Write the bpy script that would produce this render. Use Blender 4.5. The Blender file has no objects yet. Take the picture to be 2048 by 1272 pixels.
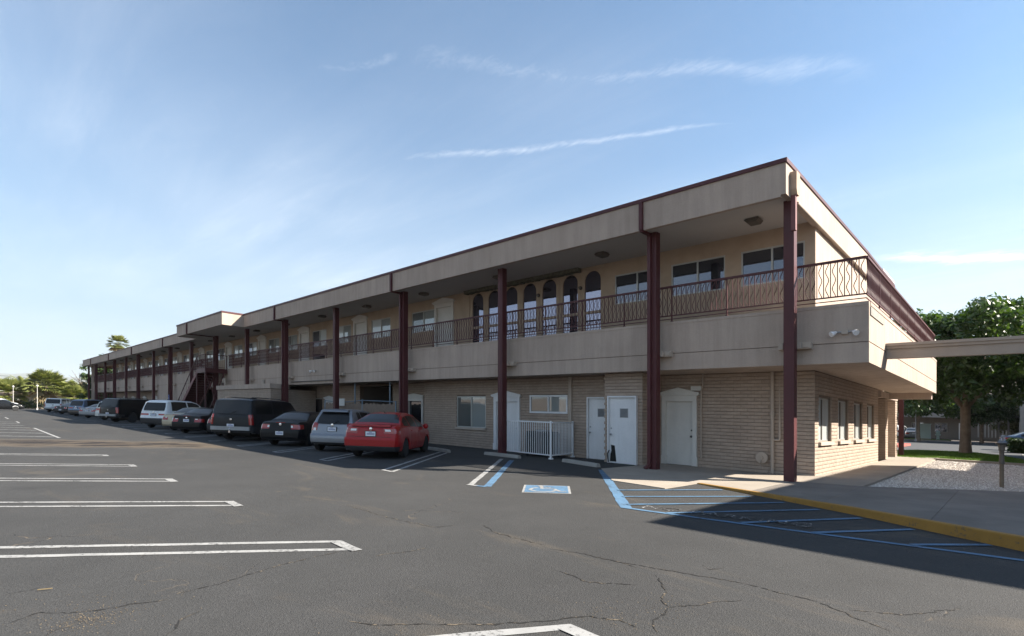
import bpy, math, random
import numpy as np
from mathutils import Vector, Matrix
rnd = random.Random(7)
SC = bpy.context.scene
COL = SC.collection

# ------------------------------------------------------------------ camera
# X runs along the motel front, Y into the building, Z up; the photographer stands at the origin.
cam = bpy.data.cameras.new('camera')
cam.sensor_width = 36.0
cam.lens = 36.0 * 1061.0 / 2048.0
cam.shift_y = (829.7 - 636.0) / 2048.0
cam.clip_start = 0.1
cam.clip_end = 40000
co = bpy.data.objects.new('camera', cam)
co.location = (0, 0, 1.5)
co.rotation_euler = (math.pi / 2, 0, math.radians(90 - 46.52))
COL.objects.link(co)
SC.camera = co

# ------------------------------------------------------------------ light
SUN_DIR = Vector((1.09, 0.858, 0.958)).normalized()      # towards the sun
EXPOSURE = 1.75
SUN_STRENGTH = 5.0
SKY_STRENGTH = 0.05
SC.render.engine = 'CYCLES'
SC.cycles.use_denoising = True
SC.cycles.max_bounces = 8
SC.view_settings.view_transform = 'Standard'
SC.view_settings.look = 'None'
SC.view_settings.gamma = 1
SC.view_settings.use_curve_mapping = False
SC.view_settings.exposure = EXPOSURE
sl = bpy.data.lights.new('sun', 'SUN')
sl.energy = SUN_STRENGTH
sl.angle = math.radians(0.5)
sl.color = (1.0, 0.925, 0.815)
so = bpy.data.objects.new('sun', sl)
so.rotation_euler = SUN_DIR.to_track_quat('Z', 'Y').to_euler()
so.location = (20, 20, 40)
COL.objects.link(so)


class NT:
    """tiny node-tree writer"""
    def __init__(s, tree):
        s.t = tree
        s.n = tree.nodes
        s.l = tree.links

    def add(s, typ, **kw):
        n = s.n.new(typ)
        for k, v in kw.items():
            setattr(n, k, v)
        return n

    def put(s, sock, v):
        if isinstance(v, bpy.types.NodeSocket):
            s.l.new(v, sock)
        elif v is not None:
            if sock.type == 'RGBA' and hasattr(v, '__len__') and len(v) == 3:
                v = (*v, 1)
            sock.default_value = v

    def math(s, op, a, b=None, c=None, clamp=False):
        n = s.add('ShaderNodeMath', operation=op, use_clamp=clamp)
        s.put(n.inputs[0], a)
        if b is not None: s.put(n.inputs[1], b)
        if c is not None: s.put(n.inputs[2], c)
        return n.outputs[0]

    def ramp(s, v, lo, hi, a=0.0, b=1.0, smooth=True):
        n = s.add('ShaderNodeMapRange', interpolation_type='SMOOTHSTEP' if smooth else 'LINEAR')
        s.put(n.inputs[0], v)
        n.inputs[1].default_value = lo; n.inputs[2].default_value = hi
        n.inputs[3].default_value = a; n.inputs[4].default_value = b
        return n.outputs[0]

    def mix(s, f, a, b, mode='MIX'):
        n = s.add('ShaderNodeMix', data_type='RGBA', blend_type=mode)
        s.put(n.inputs[0], f); s.put(n.inputs[6], a); s.put(n.inputs[7], b)
        return n.outputs[2]

    def noise(s, vec, scale, detail=4, rough=0.55, dist=0.0):
        n = s.add('ShaderNodeTexNoise')
        s.put(n.inputs['Vector'], vec)
        n.inputs['Scale'].default_value = scale
        n.inputs['Detail'].default_value = detail
        n.inputs['Roughness'].default_value = rough
        n.inputs['Distortion'].default_value = dist
        return n.outputs[0]

    def vor(s, vec, scale, feature='F1', rnd_=1.0):
        n = s.add('ShaderNodeTexVoronoi', feature=feature)
        s.put(n.inputs['Vector'], vec)
        n.inputs['Scale'].default_value = scale
        n.inputs['Randomness'].default_value = rnd_
        return n.outputs['Distance']

    def vmath(s, op, a, b=None):
        n = s.add('ShaderNodeVectorMath', operation=op)
        s.put(n.inputs[0], a)
        if b is not None: s.put(n.inputs[1], b)
        return n.outputs[0]

    def mapping(s, vec, loc=(0, 0, 0), rot=(0, 0, 0), scale=(1, 1, 1)):
        n = s.add('ShaderNodeMapping')
        s.put(n.inputs[0], vec)
        n.inputs[1].default_value = loc; n.inputs[2].default_value = rot; n.inputs[3].default_value = scale
        return n.outputs[0]


# ------------------------------------------------------------------ sky
world = bpy.data.worlds.new('World')
SC.world = world
world.use_nodes = True
W = NT(world.node_tree)
W.n.clear()
sky = W.add('ShaderNodeTexSky', sky_type='NISHITA')
sky.sun_disc = False
sky.sun_elevation = math.asin(SUN_DIR.z)
sky.sun_rotation = math.atan2(SUN_DIR.x, SUN_DIR.y)
sky.altitude = 50
sky.air_density = 1.0
sky.dust_density = 0.25
sky.ozone_density = 1.6
tc = W.add('ShaderNodeTexCoord')
sep = W.add('ShaderNodeSeparateXYZ')
W.l.new(tc.outputs['Generated'], sep.inputs[0])
vx, vy, vz = sep.outputs
zz = W.math('MAXIMUM', vz, 0.02)
cu = W.math('DIVIDE', vx, zz)                # thin high cloud lies on a level sheet overhead
cv = W.math('DIVIDE', vy, zz)
comb = W.add('ShaderNodeCombineXYZ')
W.l.new(cu, comb.inputs[0]); W.l.new(cv, comb.inputs[1])
cuv = comb.outputs[0]
VEIL_AT = (2.6, 1.9, 0)
# wispy cirrus veil, drawn out in long fibres
wv1 = W.mapping(cuv, rot=(0, 0, 0.62), scale=(0.30, 1.5, 1))
wisp = W.noise(wv1, 1.3, 9, 0.66, 0.7)
wisp2 = W.noise(W.mapping(cuv, loc=(1.3, 4.1, 0), rot=(0, 0, 0.2), scale=(0.5, 2.2, 1)), 2.1, 9, 0.7, 0.5)
veil = W.noise(W.mapping(cuv, loc=VEIL_AT, rot=(0, 0, 0.5), scale=(0.5, 0.8, 1)), 0.5, 3, 0.5, 0.4)
fade = W.ramp(vz, 0.03, 0.25)
cir = W.math('MULTIPLY', W.ramp(wisp, 0.36, 0.82), W.ramp(veil, 0.30, 0.66, 0.12, 1.0))
cir = W.math('ADD', W.math('ADD', W.math('MULTIPLY', cir, 0.14), W.math('MULTIPLY', W.ramp(veil, 0.30, 0.70), 0.17)), W.math('MULTIPLY', W.math('MULTIPLY', W.ramp(wisp2, 0.46, 0.85), W.ramp(veil, 0.35, 0.6)), 0.14))
cir = W.math('MULTIPLY', cir, fade)
fine = W.noise(W.mapping(cuv, rot=(0, 0, 0.6), scale=(0.6, 1.4, 1)), 13.0, 8, 0.75, 1.6)
def contrail(p, q, w0, w1, strength):
    """a straight vapour trail from p to q on the cloud sheet, w0..w1 wide"""
    dx, dy = q[0] - p[0], q[1] - p[1]
    L = math.hypot(dx, dy); ux, uy = dx / L, dy / L
    a = W.math('SUBTRACT', cu, p[0]); b = W.math('SUBTRACT', cv, p[1])
    t = W.math('DIVIDE', W.math('ADD', W.math('MULTIPLY', a, ux), W.math('MULTIPLY', b, uy)), L)
    d = W.math('SUBTRACT', W.math('MULTIPLY', a, -uy), W.math('MULTIPLY', b, -ux))
    bend = W.noise(cuv, 1.9 / L, 6, 0.62)
    d = W.math('ADD', d, W.math('MULTIPLY', W.math('SUBTRACT', bend, 0.5), (w0 + w1) * 2.6))
    wid = W.math('ADD', w0, W.math('MULTIPLY', t, w1 - w0))
    k = W.math('DIVIDE', W.math('ABSOLUTE', d), wid)
    m = W.math('POWER', W.ramp(k, 0.0, 1.25, 1.0, 0.0, False), 1.7)
    e = W.math('MULTIPLY', W.ramp(t, 0.0, 0.3), W.ramp(t, 0.72, 1.0, 1.0, 0.0))
    m = W.math('MULTIPLY', W.math('MULTIPLY', m, e), W.ramp(fine, 0.30, 0.70, 0.28, 1.0))
    return W.math('MULTIPLY', m, strength)
TRAILS = [((-1.90, 1.15), (-0.62, 1.90), 0.07, 0.022, 0.38), ((-1.34, 0.83), (-0.72, 1.46), 0.11, 0.08, 0.17),
          ((-1.14, 1.12), (-0.22, 1.90), 0.05, 0.10, 0.21), ((-0.80, 3.99), (0.5, 4.87), 0.20, 0.15, 1.0), ((-1.5, 0.68), (-1.22, 0.90), 0.05, 0.03, 0.15)]
tot = cir
for (p, q, w0, w1, st) in TRAILS:
    tot = W.math('MAXIMUM', tot, contrail(p, q, w0, w1, st))
haze_m = W.ramp(vz, -0.02, 0.50, 0.80, 0.0)
tinted = W.mix(1.0, sky.outputs[0], (0.84, 1.12, 1.20), 'MULTIPLY')
mixed = W.mix(haze_m, tinted, (3.75, 4.2, 4.65))
mixed = W.mix(tot, mixed, (8.6, 8.9, 9.2))
bg = W.add('ShaderNodeBackground')
W.l.new(mixed, bg.inputs[0])
bg.inputs[1].default_value = SKY_STRENGTH
wo = W.add('ShaderNodeOutputWorld')
W.l.new(bg.outputs[0], wo.inputs[0])

# ------------------------------------------------------------------ materials
M = {}
def new_mat(name):
    m = bpy.data.materials.new(name)
    m.use_nodes = True
    t = NT(m.node_tree)
    b = t.n['Principled BSDF']
    M[name] = m
    return m, t, b

def pos(t):
    return t.add('ShaderNodeNewGeometry').outputs['Position']

def mat(name, col, rough=0.7, var=0.12, scale=1.5, fine=40.0, bump=0.0, metal=0.0, spec=0.5, coat=0.0, tint=None,
        streak=0.0, per_obj=0.0, fvar=0.06, island=0.0):
    m, t, b = new_mat(name)
    p = pos(t)
    n1 = t.noise(p, scale, 5, 0.6, 0.3)
    n2 = t.noise(p, fine, 3, 0.6)
    f = t.math('ADD', t.ramp(n1, 0.25, 0.75, 1 - var, 1 + var, False), t.ramp(n2, 0.25, 0.75, -fvar, fvar, False))
    if streak:
        n3 = t.noise(t.mapping(p, scale=(3.2, 3.2, 0.28)), 1.0, 6, 0.7)
        f = t.math('MULTIPLY', f, t.ramp(n3, 0.35, 0.7, 1.0, 1 - streak))
    if per_obj:
        oi = t.add('ShaderNodeObjectInfo')
        f = t.math('MULTIPLY', f, t.ramp(oi.outputs['Random'], 0, 1, 1 - per_obj, 1 + per_obj, False))
    if island:
        gi = t.add('ShaderNodeNewGeometry')
        f = t.math('MULTIPLY', f, t.ramp(gi.outputs['Random Per Island'], 0, 1, 1 - island, 1 + island, False))
    c = t.mix(1.0, col, f, 'MULTIPLY')
    if tint is not None:
        c = t.mix(t.ramp(t.noise(p, scale * 0.6, 4, 0.6), 0.5, 0.75, 0, 0.6), c, tint)
    t.put(b.inputs['Base Color'], c)
    b.inputs['Roughness'].default_value = rough
    b.inputs['Metallic'].default_value = metal
    b.inputs['Specular IOR Level'].default_value = spec
    if coat:
        b.inputs['Coat Weight'].default_value = coat
        b.inputs['Coat Roughness'].default_value = 0.05
    if bump:
        bn = t.add('ShaderNodeBump')
        bn.inputs['Strength'].default_value = bump
        bn.inputs['Distance'].default_value = 0.02
        t.l.new(n2, bn.inputs['Height'])
        t.l.new(bn.outputs[0], b.inputs['Normal'])
    return m

mat('stucco', (0.43, 0.345, 0.285), 0.9, 0.13, 0.45, 45, 0.4, streak=0.16, spec=0.2, tint=(0.37, 0.295, 0.24))
mat('stucco_warm', (0.41, 0.32, 0.24), 0.9, 0.14, 1.3, 70, 0.35, spec=0.2, tint=(0.35, 0.26, 0.185))
mat('soffit', (0.47, 0.44, 0.415), 0.9, 0.06, 0.5, 60, 0.2, spec=0.2)
mat('brick', (0.38, 0.30, 0.24), 0.92, 0.10, 2.0, 35, 0.4, spec=0.2, per_obj=0.05, fvar=0.10, island=0.07, tint=(0.30, 0.235, 0.19))
mat('mortar', (0.19, 0.15, 0.12), 0.95, 0.15, 3.0, 60, 0.3, spec=0.1)
mat('maroon', (0.080, 0.024, 0.026), 0.5, 0.12, 2.0, 60, 0.06, spec=0.3, tint=(0.070, 0.027, 0.028))
mat('maroon_faded', (0.16, 0.055, 0.054), 0.6, 0.2, 2.0, 60, 0.1)
mat('cream', (0.40, 0.33, 0.27), 0.75, 0.10, 2.0, 60, 0.1)
mat('white_paint', (0.70, 0.70, 0.70), 0.5, 0.05, 2.0, 40, 0.05, streak=0.08)
mat('offwhite', (0.60, 0.58, 0.54), 0.6, 0.06, 2.0, 40, 0.05)
mat('aluminium', (0.42, 0.42, 0.40), 0.45, 0.08, 3.0, 60, 0, metal=0.6)
mat('bronze', (0.10, 0.085, 0.07), 0.6, 0.15, 4.0, 40)
mat('dark_metal', (0.03, 0.03, 0.032), 0.5, 0.15, 4.0, 40)
mat('grey_metal', (0.30, 0.31, 0.32), 0.5, 0.1, 4.0, 40, metal=0.5)
mat('blue_metal', (0.16, 0.22, 0.28), 0.45, 0.1, 4.0, 40, metal=0.5)
mat('dark_void', (0.012, 0.011, 0.010), 0.9, 0.1)
mat('slat_brown', (0.20, 0.15, 0.115), 0.85, 0.2, 4.0, 50)
mat('valance', (0.12, 0.115, 0.085), 0.9, 0.5, 9.0, 50, 0.3)
mat('rubber', (0.018, 0.018, 0.019), 0.85, 0.15, 8, 60)
mat('rim', (0.42, 0.43, 0.45), 0.35, 0.1, 8, 60, metal=0.8)
mat('chrome', (0.7, 0.7, 0.72), 0.15, 0.03, 8, 60, metal=1.0)
mat('plate', (0.75, 0.76, 0.78), 0.5, 0.05, 8, 60)
mat('plate_ink', (0.10, 0.12, 0.28), 0.5, 0.05, 8, 60)
mat('trim_black', (0.02, 0.02, 0.022), 0.6, 0.1, 8, 60)
mat('lamp_clear', (0.75, 0.72, 0.70), 0.15, 0.05, 20, 60, coat=1.0)
mat('lamp_red', (0.30, 0.012, 0.012), 0.15, 0.1, 20, 60, coat=1.0)
mat('concrete', (0.30, 0.26, 0.215), 0.9, 0.14, 0.9, 60, 0.25, spec=0.25, tint=(0.24, 0.205, 0.17))
mat('concrete_grey', (0.28, 0.265, 0.24), 0.9, 0.18, 2.5, 60, 0.3, spec=0.25)
mat('concrete_worn_shaded', (0.18, 0.157, 0.136), 0.9, 0.22, 1.1, 60, 0.3, spec=0.25, tint=(0.125, 0.107, 0.093))  # dirt on the front slabs, plus deeper shade between the wings put into the colour
mat('gravel_white', (0.40, 0.35, 0.30), 0.9, 0.1, 2.0, 30, 0.0, per_obj=0.0, fvar=0.2, spec=0.2)
mat('soil', (0.20, 0.16, 0.125), 0.95, 0.2, 3.0, 40, 0.4, spec=0.1)
mat('street', (0.055, 0.057, 0.06), 0.85, 0.10, 0.4, 60, 0.2, spec=0.3)
mat('bark', (0.20, 0.155, 0.115), 0.95, 0.25, 4.0, 30, 0.6, streak=0.3, spec=0.15)
mat('palm_bark', (0.17, 0.13, 0.10), 0.95, 0.3, 6.0, 30, 0.6, spec=0.15)
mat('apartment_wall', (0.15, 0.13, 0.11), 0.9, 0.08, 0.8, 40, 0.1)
mat('apartment_light', (0.26, 0.25, 0.235), 0.9, 0.06, 0.8, 40, 0.1)
mat('shingle', (0.24, 0.20, 0.175), 0.9, 0.15, 2.0, 30, 0.2)
mat('hill', (0.10, 0.11, 0.08), 1.0, 0.3, 0.001, 0.01)
mat('cable', (0.03, 0.03, 0.03), 0.7)
mat('sign_blue', (0.015, 0.10, 0.42), 0.5, 0.03)
mat('teal_box', (0.33, 0.44, 0.43), 0.6, 0.06)
mat('roof_top', (0.40, 0.38, 0.35), 0.95, 0.1, 1.0, 30, 0.2)
mat('blind', (0.58, 0.59, 0.56), 0.8, 0.05, 2, 50)

def mat_island(name, a, b_, rough=0.5, trans=0.0, spec=0.3):
    m, t, b = new_mat(name)
    g = t.add('ShaderNodeNewGeometry')
    c = t.mix(g.outputs['Random Per Island'], a, b_)
    t.put(b.inputs['Base Color'], c)
    b.inputs['Roughness'].default_value = rough
    b.inputs['Specular IOR Level'].default_value = spec
    if trans:
        tr = t.add('ShaderNodeBsdfTranslucent')
        t.put(tr.inputs[0], t.mix(1.0, c, (1.25, 1.4, 0.5), 'MULTIPLY'))
        mx = t.add('ShaderNodeMixShader')
        mx.inputs[0].default_value = trans
        out = t.n['Material Output']
        t.l.new(b.outputs[0], mx.inputs[1]); t.l.new(tr.outputs[0], mx.inputs[2])
        t.l.new(mx.outputs[0], out.inputs[0])
    return m
mat_island('leaf', (0.028, 0.060, 0.012), (0.075, 0.125, 0.026), 0.38, 0.28, 0.5)
mat_island('leaf_dark', (0.022, 0.045, 0.014), (0.05, 0.085, 0.025), 0.5, 0.2)
mat_island('leaf_olive', (0.055, 0.065, 0.022), (0.12, 0.115, 0.045), 0.6, 0.2)
mat_island('palm_leaf', (0.09, 0.12, 0.03), (0.21, 0.21, 0.065), 0.5, 0.2)
mat_island('palm_dead', (0.16, 0.12, 0.06), (0.26, 0.20, 0.11), 0.8, 0.1)
mat_island('grass', (0.055, 0.11, 0.012), (0.11, 0.17, 0.025), 0.6, 0.25)
mat_island('stones', (0.36, 0.315, 0.275), (0.74, 0.69, 0.635), 0.9, 0.0, 0.2)
mat_island('litter', (0.07, 0.05, 0.03), (0.20, 0.15, 0.09), 0.9, 0.0, 0.2)

def glass_mat(name, base, refl, rough=0.02, tint=(1, 1, 1), ior=1.5):
    m, t, b = new_mat(name)
    b.inputs['Base Color'].default_value = (*base, 1)
    b.inputs['Roughness'].default_value = 0.3
    b.inputs['Specular IOR Level'].default_value = 0.2
    g = t.add('ShaderNodeBsdfGlossy')
    g.inputs['Color'].default_value = (*tint, 1)
    g.inputs['Roughness'].default_value = rough
    lw = t.add('ShaderNodeLayerWeight'); lw.inputs[0].default_value = 0.5
    f = t.math('ADD', t.math('MULTIPLY', t.math('POWER', lw.outputs['Facing'], 5.0), 0.75 if ior > 1.4 else 0.4), refl + (0.04 if ior > 1.4 else 0.025), clamp=True)
    p = pos(t)
    bn = t.add('ShaderNodeBump'); bn.inputs['Strength'].default_value = 0.05; bn.inputs['Distance'].default_value = 0.05
    t.l.new(t.noise(p, 0.9, 2, 0.5), bn.inputs['Height'])
    t.l.new(bn.outputs[0], g.inputs['Normal'])
    mx = t.add('ShaderNodeMixShader')
    t.l.new(f, mx.inputs[0]); t.l.new(b.outputs[0], mx.inputs[1]); t.l.new(g.outputs[0], mx.inputs[2])
    t.l.new(mx.outputs[0], t.n['Material Output'].inputs[0])
    return m
glass_mat('glass_dark', (0.008, 0.008, 0.012), 0.10, 0.015, (0.85, 0.88, 1.0))
glass_mat('glass_tint', (0.010, 0.009, 0.016), 0.26, 0.015, (0.84, 0.82, 1.0))
glass_mat('glass_pale', (0.26, 0.28, 0.27), 0.12, 0.03)
glass_mat('glass_blind', (0.50, 0.53, 0.52), 0.06, 0.05)
glass_mat('glass_grey', (0.10, 0.105, 0.10), 0.08, 0.03)
glass_mat('car_glass', (0.006, 0.007, 0.008), 0.0, 0.03, ior=1.28)

def paint(name, col, metal=0.0, rough=0.35, coat=0.35, spec=0.35):
    m, t, b = new_mat(name)
    p = pos(t)
    n = t.noise(p, 6.0, 4, 0.6)
    t.put(b.inputs['Base Color'], t.mix(1.0, col, t.ramp(n, 0.3, 0.7, 0.93, 1.05, False), 'MULTIPLY'))
    b.inputs['Metallic'].default_value = metal
    t.put(b.inputs['Roughness'], t.ramp(n, 0.3, 0.75, rough, rough + 0.12))
    b.inputs['Coat Weight'].default_value = coat
    b.inputs['Coat Roughness'].default_value = 0.06
    b.inputs['Specular IOR Level'].default_value = spec
    return m

# asphalt, worn paint
def asphalt():
    m, t, b = new_mat('asphalt')
    p = pos(t)
    big = t.noise(p, 0.16, 5, 0.6, 0.6)
    mid = t.noise(p, 1.1, 5, 0.65, 0.4)
    agg = t.vor(p, 95.0)
    grain = t.noise(p, 55.0, 3, 0.7)
    f = t.math('MULTIPLY', t.ramp(big, 0.3, 0.7, 0.86, 1.14, False), t.ramp(mid, 0.3, 0.72, 0.90, 1.10, False))
    f = t.math('MULTIPLY', f, t.ramp(grain, 0.28, 0.72, 0.66, 1.34, False))
    c = t.mix(1.0, (0.0405, 0.0398, 0.039), f, 'MULTIPLY')
    spk = t.math('MULTIPLY', t.ramp(agg, 0.10, 0.20, 1.0, 0.0), t.ramp(t.noise(p, 31.0, 2), 0.52, 0.66))
    c = t.mix(t.math('MULTIPLY', spk, 0.55), c, (0.14, 0.128, 0.115))
    pale = t.vor(p, 7.0)
    c = t.mix(t.ramp(pale, 0.018, 0.034, 0.55, 0.0), c, (0.30, 0.27, 0.235))
    # tan dust drifted in patches
    d1 = t.math('MULTIPLY', t.ramp(t.noise(t.mapping(p, loc=(4, 9, 0), rot=(0, 0, 0.6), scale=(0.5, 1.2, 1)), 0.55, 6, 0.7, 0.8), 0.54, 0.72), 0.28)
    c = t.mix(d1, c, (0.135, 0.105, 0.072))
    # oil drips
    oil = t.math('MULTIPLY', t.ramp(t.vor(t.mapping(p, loc=(2, 3, 0)), 0.55), 0.04, 0.24, 0.6, 0.0), t.ramp(t.noise(p, 3.0, 4, 0.7), 0.35, 0.6))
    c = t.mix(oil, c, (0.03, 0.029, 0.029))
    # hairline cracks
    wp = t.add('ShaderNodeVectorMath', operation='ADD')
    nz = t.add('ShaderNodeTexNoise'); nz.inputs['Scale'].default_value = 1.3; nz.inputs['Detail'].default_value = 6
    t.l.new(p, nz.inputs['Vector'])
    t.l.new(p, wp.inputs[0])
    sc_ = t.add('ShaderNodeVectorMath', operation='SCALE'); sc_.inputs[3].default_value = 0.9
    t.l.new(nz.outputs['Color'], sc_.inputs[0]); t.l.new(sc_.outputs[0], wp.inputs[1])
    e = t.vor(wp.outputs[0], 0.42, 'DISTANCE_TO_EDGE')
    msk = t.ramp(t.noise(p, 0.33, 3, 0.6), 0.53, 0.66)
    ck = t.math('MULTIPLY', t.ramp(e, 0.0015, 0.0045, 1.0, 0.0), msk)
    halo = t.math('MULTIPLY', t.ramp(e, 0.0, 0.035, 0.22, 0.0), msk)
    c = t.mix(halo, c, (0.045, 0.043, 0.042))
    ckc = t.mix(t.ramp(t.noise(p, 5.0, 3), 0.45, 0.55), (0.018, 0.017, 0.016), (0.14, 0.11, 0.078))
    c = t.mix(t.math('MULTIPLY', ck, 0.8), c, ckc)
    # damp run-off crossing the aisle
    s3 = t.add('ShaderNodeSeparateXYZ'); t.l.new(p, s3.inputs[0])
    wob = t.math('MULTIPLY', t.math('SUBTRACT', t.noise(p, 0.7, 5, 0.7), 0.5), 4.6)
    # its axis runs from (-30,-2) to (-21,8)
    ax = t.math('SUBTRACT', t.math('ADD', s3.outputs[0], wob), t.math('MULTIPLY', s3.outputs[1], 0.62))
    dd = t.math('ABSOLUTE', t.math('ADD', ax, 26.6))
    wet = t.math('MULTIPLY', t.ramp(dd, 0.9, 1.9, 1.0, 0.0), t.ramp(s3.outputs[1], 5.8, 7.2, 1.0, 0.0))
    wet = t.math('MULTIPLY', wet, t.ramp(t.noise(t.mapping(p, scale=(1.0, 0.45, 1)), 1.6, 5, 0.7), 0.40, 0.56, 0.25, 1.0))
    rim_ = t.math('MULTIPLY', t.ramp(dd, 1.0, 3.0, 0.55, 0.0), t.ramp(s3.outputs[1], 6.4, 8.0, 1.0, 0.0))
    c = t.mix(rim_, c, (0.15, 0.11, 0.07))
    c = t.mix(t.math('MULTIPLY', wet, 0.95), c, (0.017, 0.0125, 0.010))
    t.put(b.inputs['Base Color'], c)
    t.put(b.inputs['Roughness'], t.math('SUBTRACT', 0.88, t.math('MULTIPLY', wet, 0.15)))
    b.inputs['Specular IOR Level'].default_value = 0.3
    bn = t.add('ShaderNodeBump'); bn.inputs['Strength'].default_value = 0.55; bn.inputs['Distance'].default_value = 0.012
    t.l.new(t.math('SUBTRACT', t.math('ADD', grain, t.math('MULTIPLY', agg, 0.6)), ck), bn.inputs['Height'])
    t.l.new(bn.outputs[0], b.inputs['Normal'])
asphalt()

def worn(name, col, under=(0.041, 0.040, 0.039), lo=0.30, hi=0.42, rough=0.75):
    m, t, b = new_mat(name)
    p = pos(t)
    n = t.math('ADD', t.math('MULTIPLY', t.noise(p, 26.0, 5, 0.75), 0.65), t.math('MULTIPLY', t.noise(p, 2.2, 4, 0.6), 0.35))
    f = t.ramp(n, lo, hi)
    c = t.mix(1.0, col, t.ramp(t.noise(p, 3.0, 4), 0.3, 0.7, 0.85, 1.08, False), 'MULTIPLY')
    t.put(b.inputs['Base Color'], t.mix(f, under, c))
    b.inputs['Roughness'].default_value = rough
    b.inputs['Specular IOR Level'].default_value = 0.3
    return m
worn('line_white', (0.285, 0.282, 0.275), lo=0.36, hi=0.50)
worn('line_white_old', (0.26, 0.26, 0.255), lo=0.36, hi=0.52)
worn('line_blue', (0.085, 0.165, 0.26), lo=0.35, hi=0.50)
worn('kerb_yellow', (0.31, 0.165, 0.035), under=(0.12, 0.09, 0.06), lo=0.36, hi=0.47)
worn('kerb_red', (0.42, 0.10, 0.08), under=(0.35, 0.32, 0.3))
worn('faint_white', (0.45, 0.45, 0.44), lo=0.52, hi=0.58)
worn('crack_fill', (0.018, 0.017, 0.016), under=(0.15, 0.12, 0.085), lo=0.40, hi=0.50)
worn('seal', (0.058, 0.056, 0.054), under=(0.075, 0.072, 0.069), lo=0.4, hi=0.6)

# ------------------------------------------------------------------ mesh helpers
class MB:
    def __init__(s):
        s.v = []; s.f = []

    def quad(s, *ps):
        i = len(s.v); s.v += [tuple(p) for p in ps]; s.f.append(tuple(range(i, i + len(ps))))
        return s

    def box(s, x0, x1, y0, y1, z0, z1):
        i = len(s.v)
        s.v += [(x0, y0, z0), (x1, y0, z0), (x1, y1, z0), (x0, y1, z0), (x0, y0, z1), (x1, y0, z1), (x1, y1, z1), (x0, y1, z1)]
        s.f += [(i, i + 3, i + 2, i + 1), (i + 4, i + 5, i + 6, i + 7), (i, i + 1, i + 5, i + 4), (i + 1, i + 2, i + 6, i + 5),
                (i + 2, i + 3, i + 7, i + 6), (i + 3, i, i + 4, i + 7)]
        return s

    def prism(s, poly, fn, a, b):
        """poly of (u,v); fn(u,v,w) gives a point; extruded w=a..b"""
        n = len(poly); i = len(s.v)
        s.v += [fn(u, v, a) for u, v in poly] + [fn(u, v, b) for u, v in poly]
        s.f.append(tuple(range(i, i + n))[::-1]); s.f.append(tuple(range(i + n, i + 2 * n)))
        for k in range(n):
            l = (k + 1) % n
            s.f.append((i + k, i + l, i + n + l, i + n + k))
        return s

    def beam(s, p, q, w, h, up=(0, 0, 1)):
        p = Vector(p); q = Vector(q); d = (q - p).normalized()
        sd = d.cross(Vector(up))
        if sd.length < 1e-4: sd = Vector((1, 0, 0))
        sd.normalize(); u = sd.cross(d).normalized()
        i = len(s.v)
        for c in (p, q):
            for a, b in ((-1, -1), (1, -1), (1, 1), (-1, 1)):
                s.v.append(tuple(c + sd * (a * w / 2) + u * (b * h / 2)))
        s.f += [(i, i + 1, i + 2, i + 3), (i + 7, i + 6, i + 5, i + 4)]
        for k in range(4):
            l = (k + 1) % 4
            s.f.append((i + k, i + 4 + k, i + 4 + l, i + l))
        return s

    def tube(s, path, r, n=8, cap=True):
        path = [Vector(p) for p in path]
        rs = r if hasattr(r, '__len__') else [r] * len(path)
        i0 = len(s.v)
        ref = None
        for k, p in enumerate(path):
            d = (path[min(k + 1, len(path) - 1)] - path[max(k - 1, 0)]).normalized()
            if ref is None:
                ref = Vector((0, 0, 1)) if abs(d.z) < 0.9 else Vector((1, 0, 0))
            a = d.cross(ref).normalized(); b = d.cross(a).normalized()
            ref = -b if False else ref
            for j in range(n):
                t = 2 * math.pi * j / n
                s.v.append(tuple(p + (a * math.cos(t) + b * math.sin(t)) * rs[k]))
        for k in range(len(path) - 1):
            for j in range(n):
                l = (j + 1) % n
                s.f.append((i0 + k * n + j, i0 + k * n + l, i0 + (k + 1) * n + l, i0 + (k + 1) * n + j))
        if cap:
            s.f.append(tuple(i0 + j for j in range(n))[::-1])
            s.f.append(tuple(i0 + (len(path) - 1) * n + j for j in range(n)))
        return s

    def lathe(s, prof, center=(0, 0, 0), axis='z', n=20):
        """prof of (radius, along)"""
        i0 = len(s.v); cx, cy, cz = center
        for r, a in prof:
            for j in range(n):
                t = 2 * math.pi * j / n; u, v = r * math.cos(t), r * math.sin(t)
                s.v.append({'z': (cx + u, cy + v, cz + a), 'y': (cx + u, cy + a, cz + v), 'x': (cx + a, cy + u, cz + v)}[axis])
        for k in range(len(prof) - 1):
            for j in range(n):
                l = (j + 1) % n
                s.f.append((i0 + k * n + j, i0 + k * n + l, i0 + (k + 1) * n + l, i0 + (k + 1) * n + j))
        s.f.append(tuple(i0 + j for j in range(n))[::-1])
        s.f.append(tuple(i0 + (len(prof) - 1) * n + j for j in range(n)))
        return s

    def mesh(s, name):
        me = bpy.data.meshes.new(name)
        me.from_pydata(s.v, [], s.f)
        me.update()
        return me

    def build(s, name, m, parent=None, smooth=None, kind=None, label=None, fix=True, loc=None):
        me = s.mesh(name)
        if fix:
            import bmesh
            bm = bmesh.new(); bm.from_mesh(me)
            bmesh.ops.recalc_face_normals(bm, faces=bm.faces)
            bm.to_mesh(me); bm.free()
        me.materials.append(M[m] if isinstance(m, str) else m)
        if smooth:
            me.shade_smooth()
            me.set_sharp_from_angle(angle=math.radians(smooth))
        return link(name, me, parent, kind, label, loc)


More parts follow.
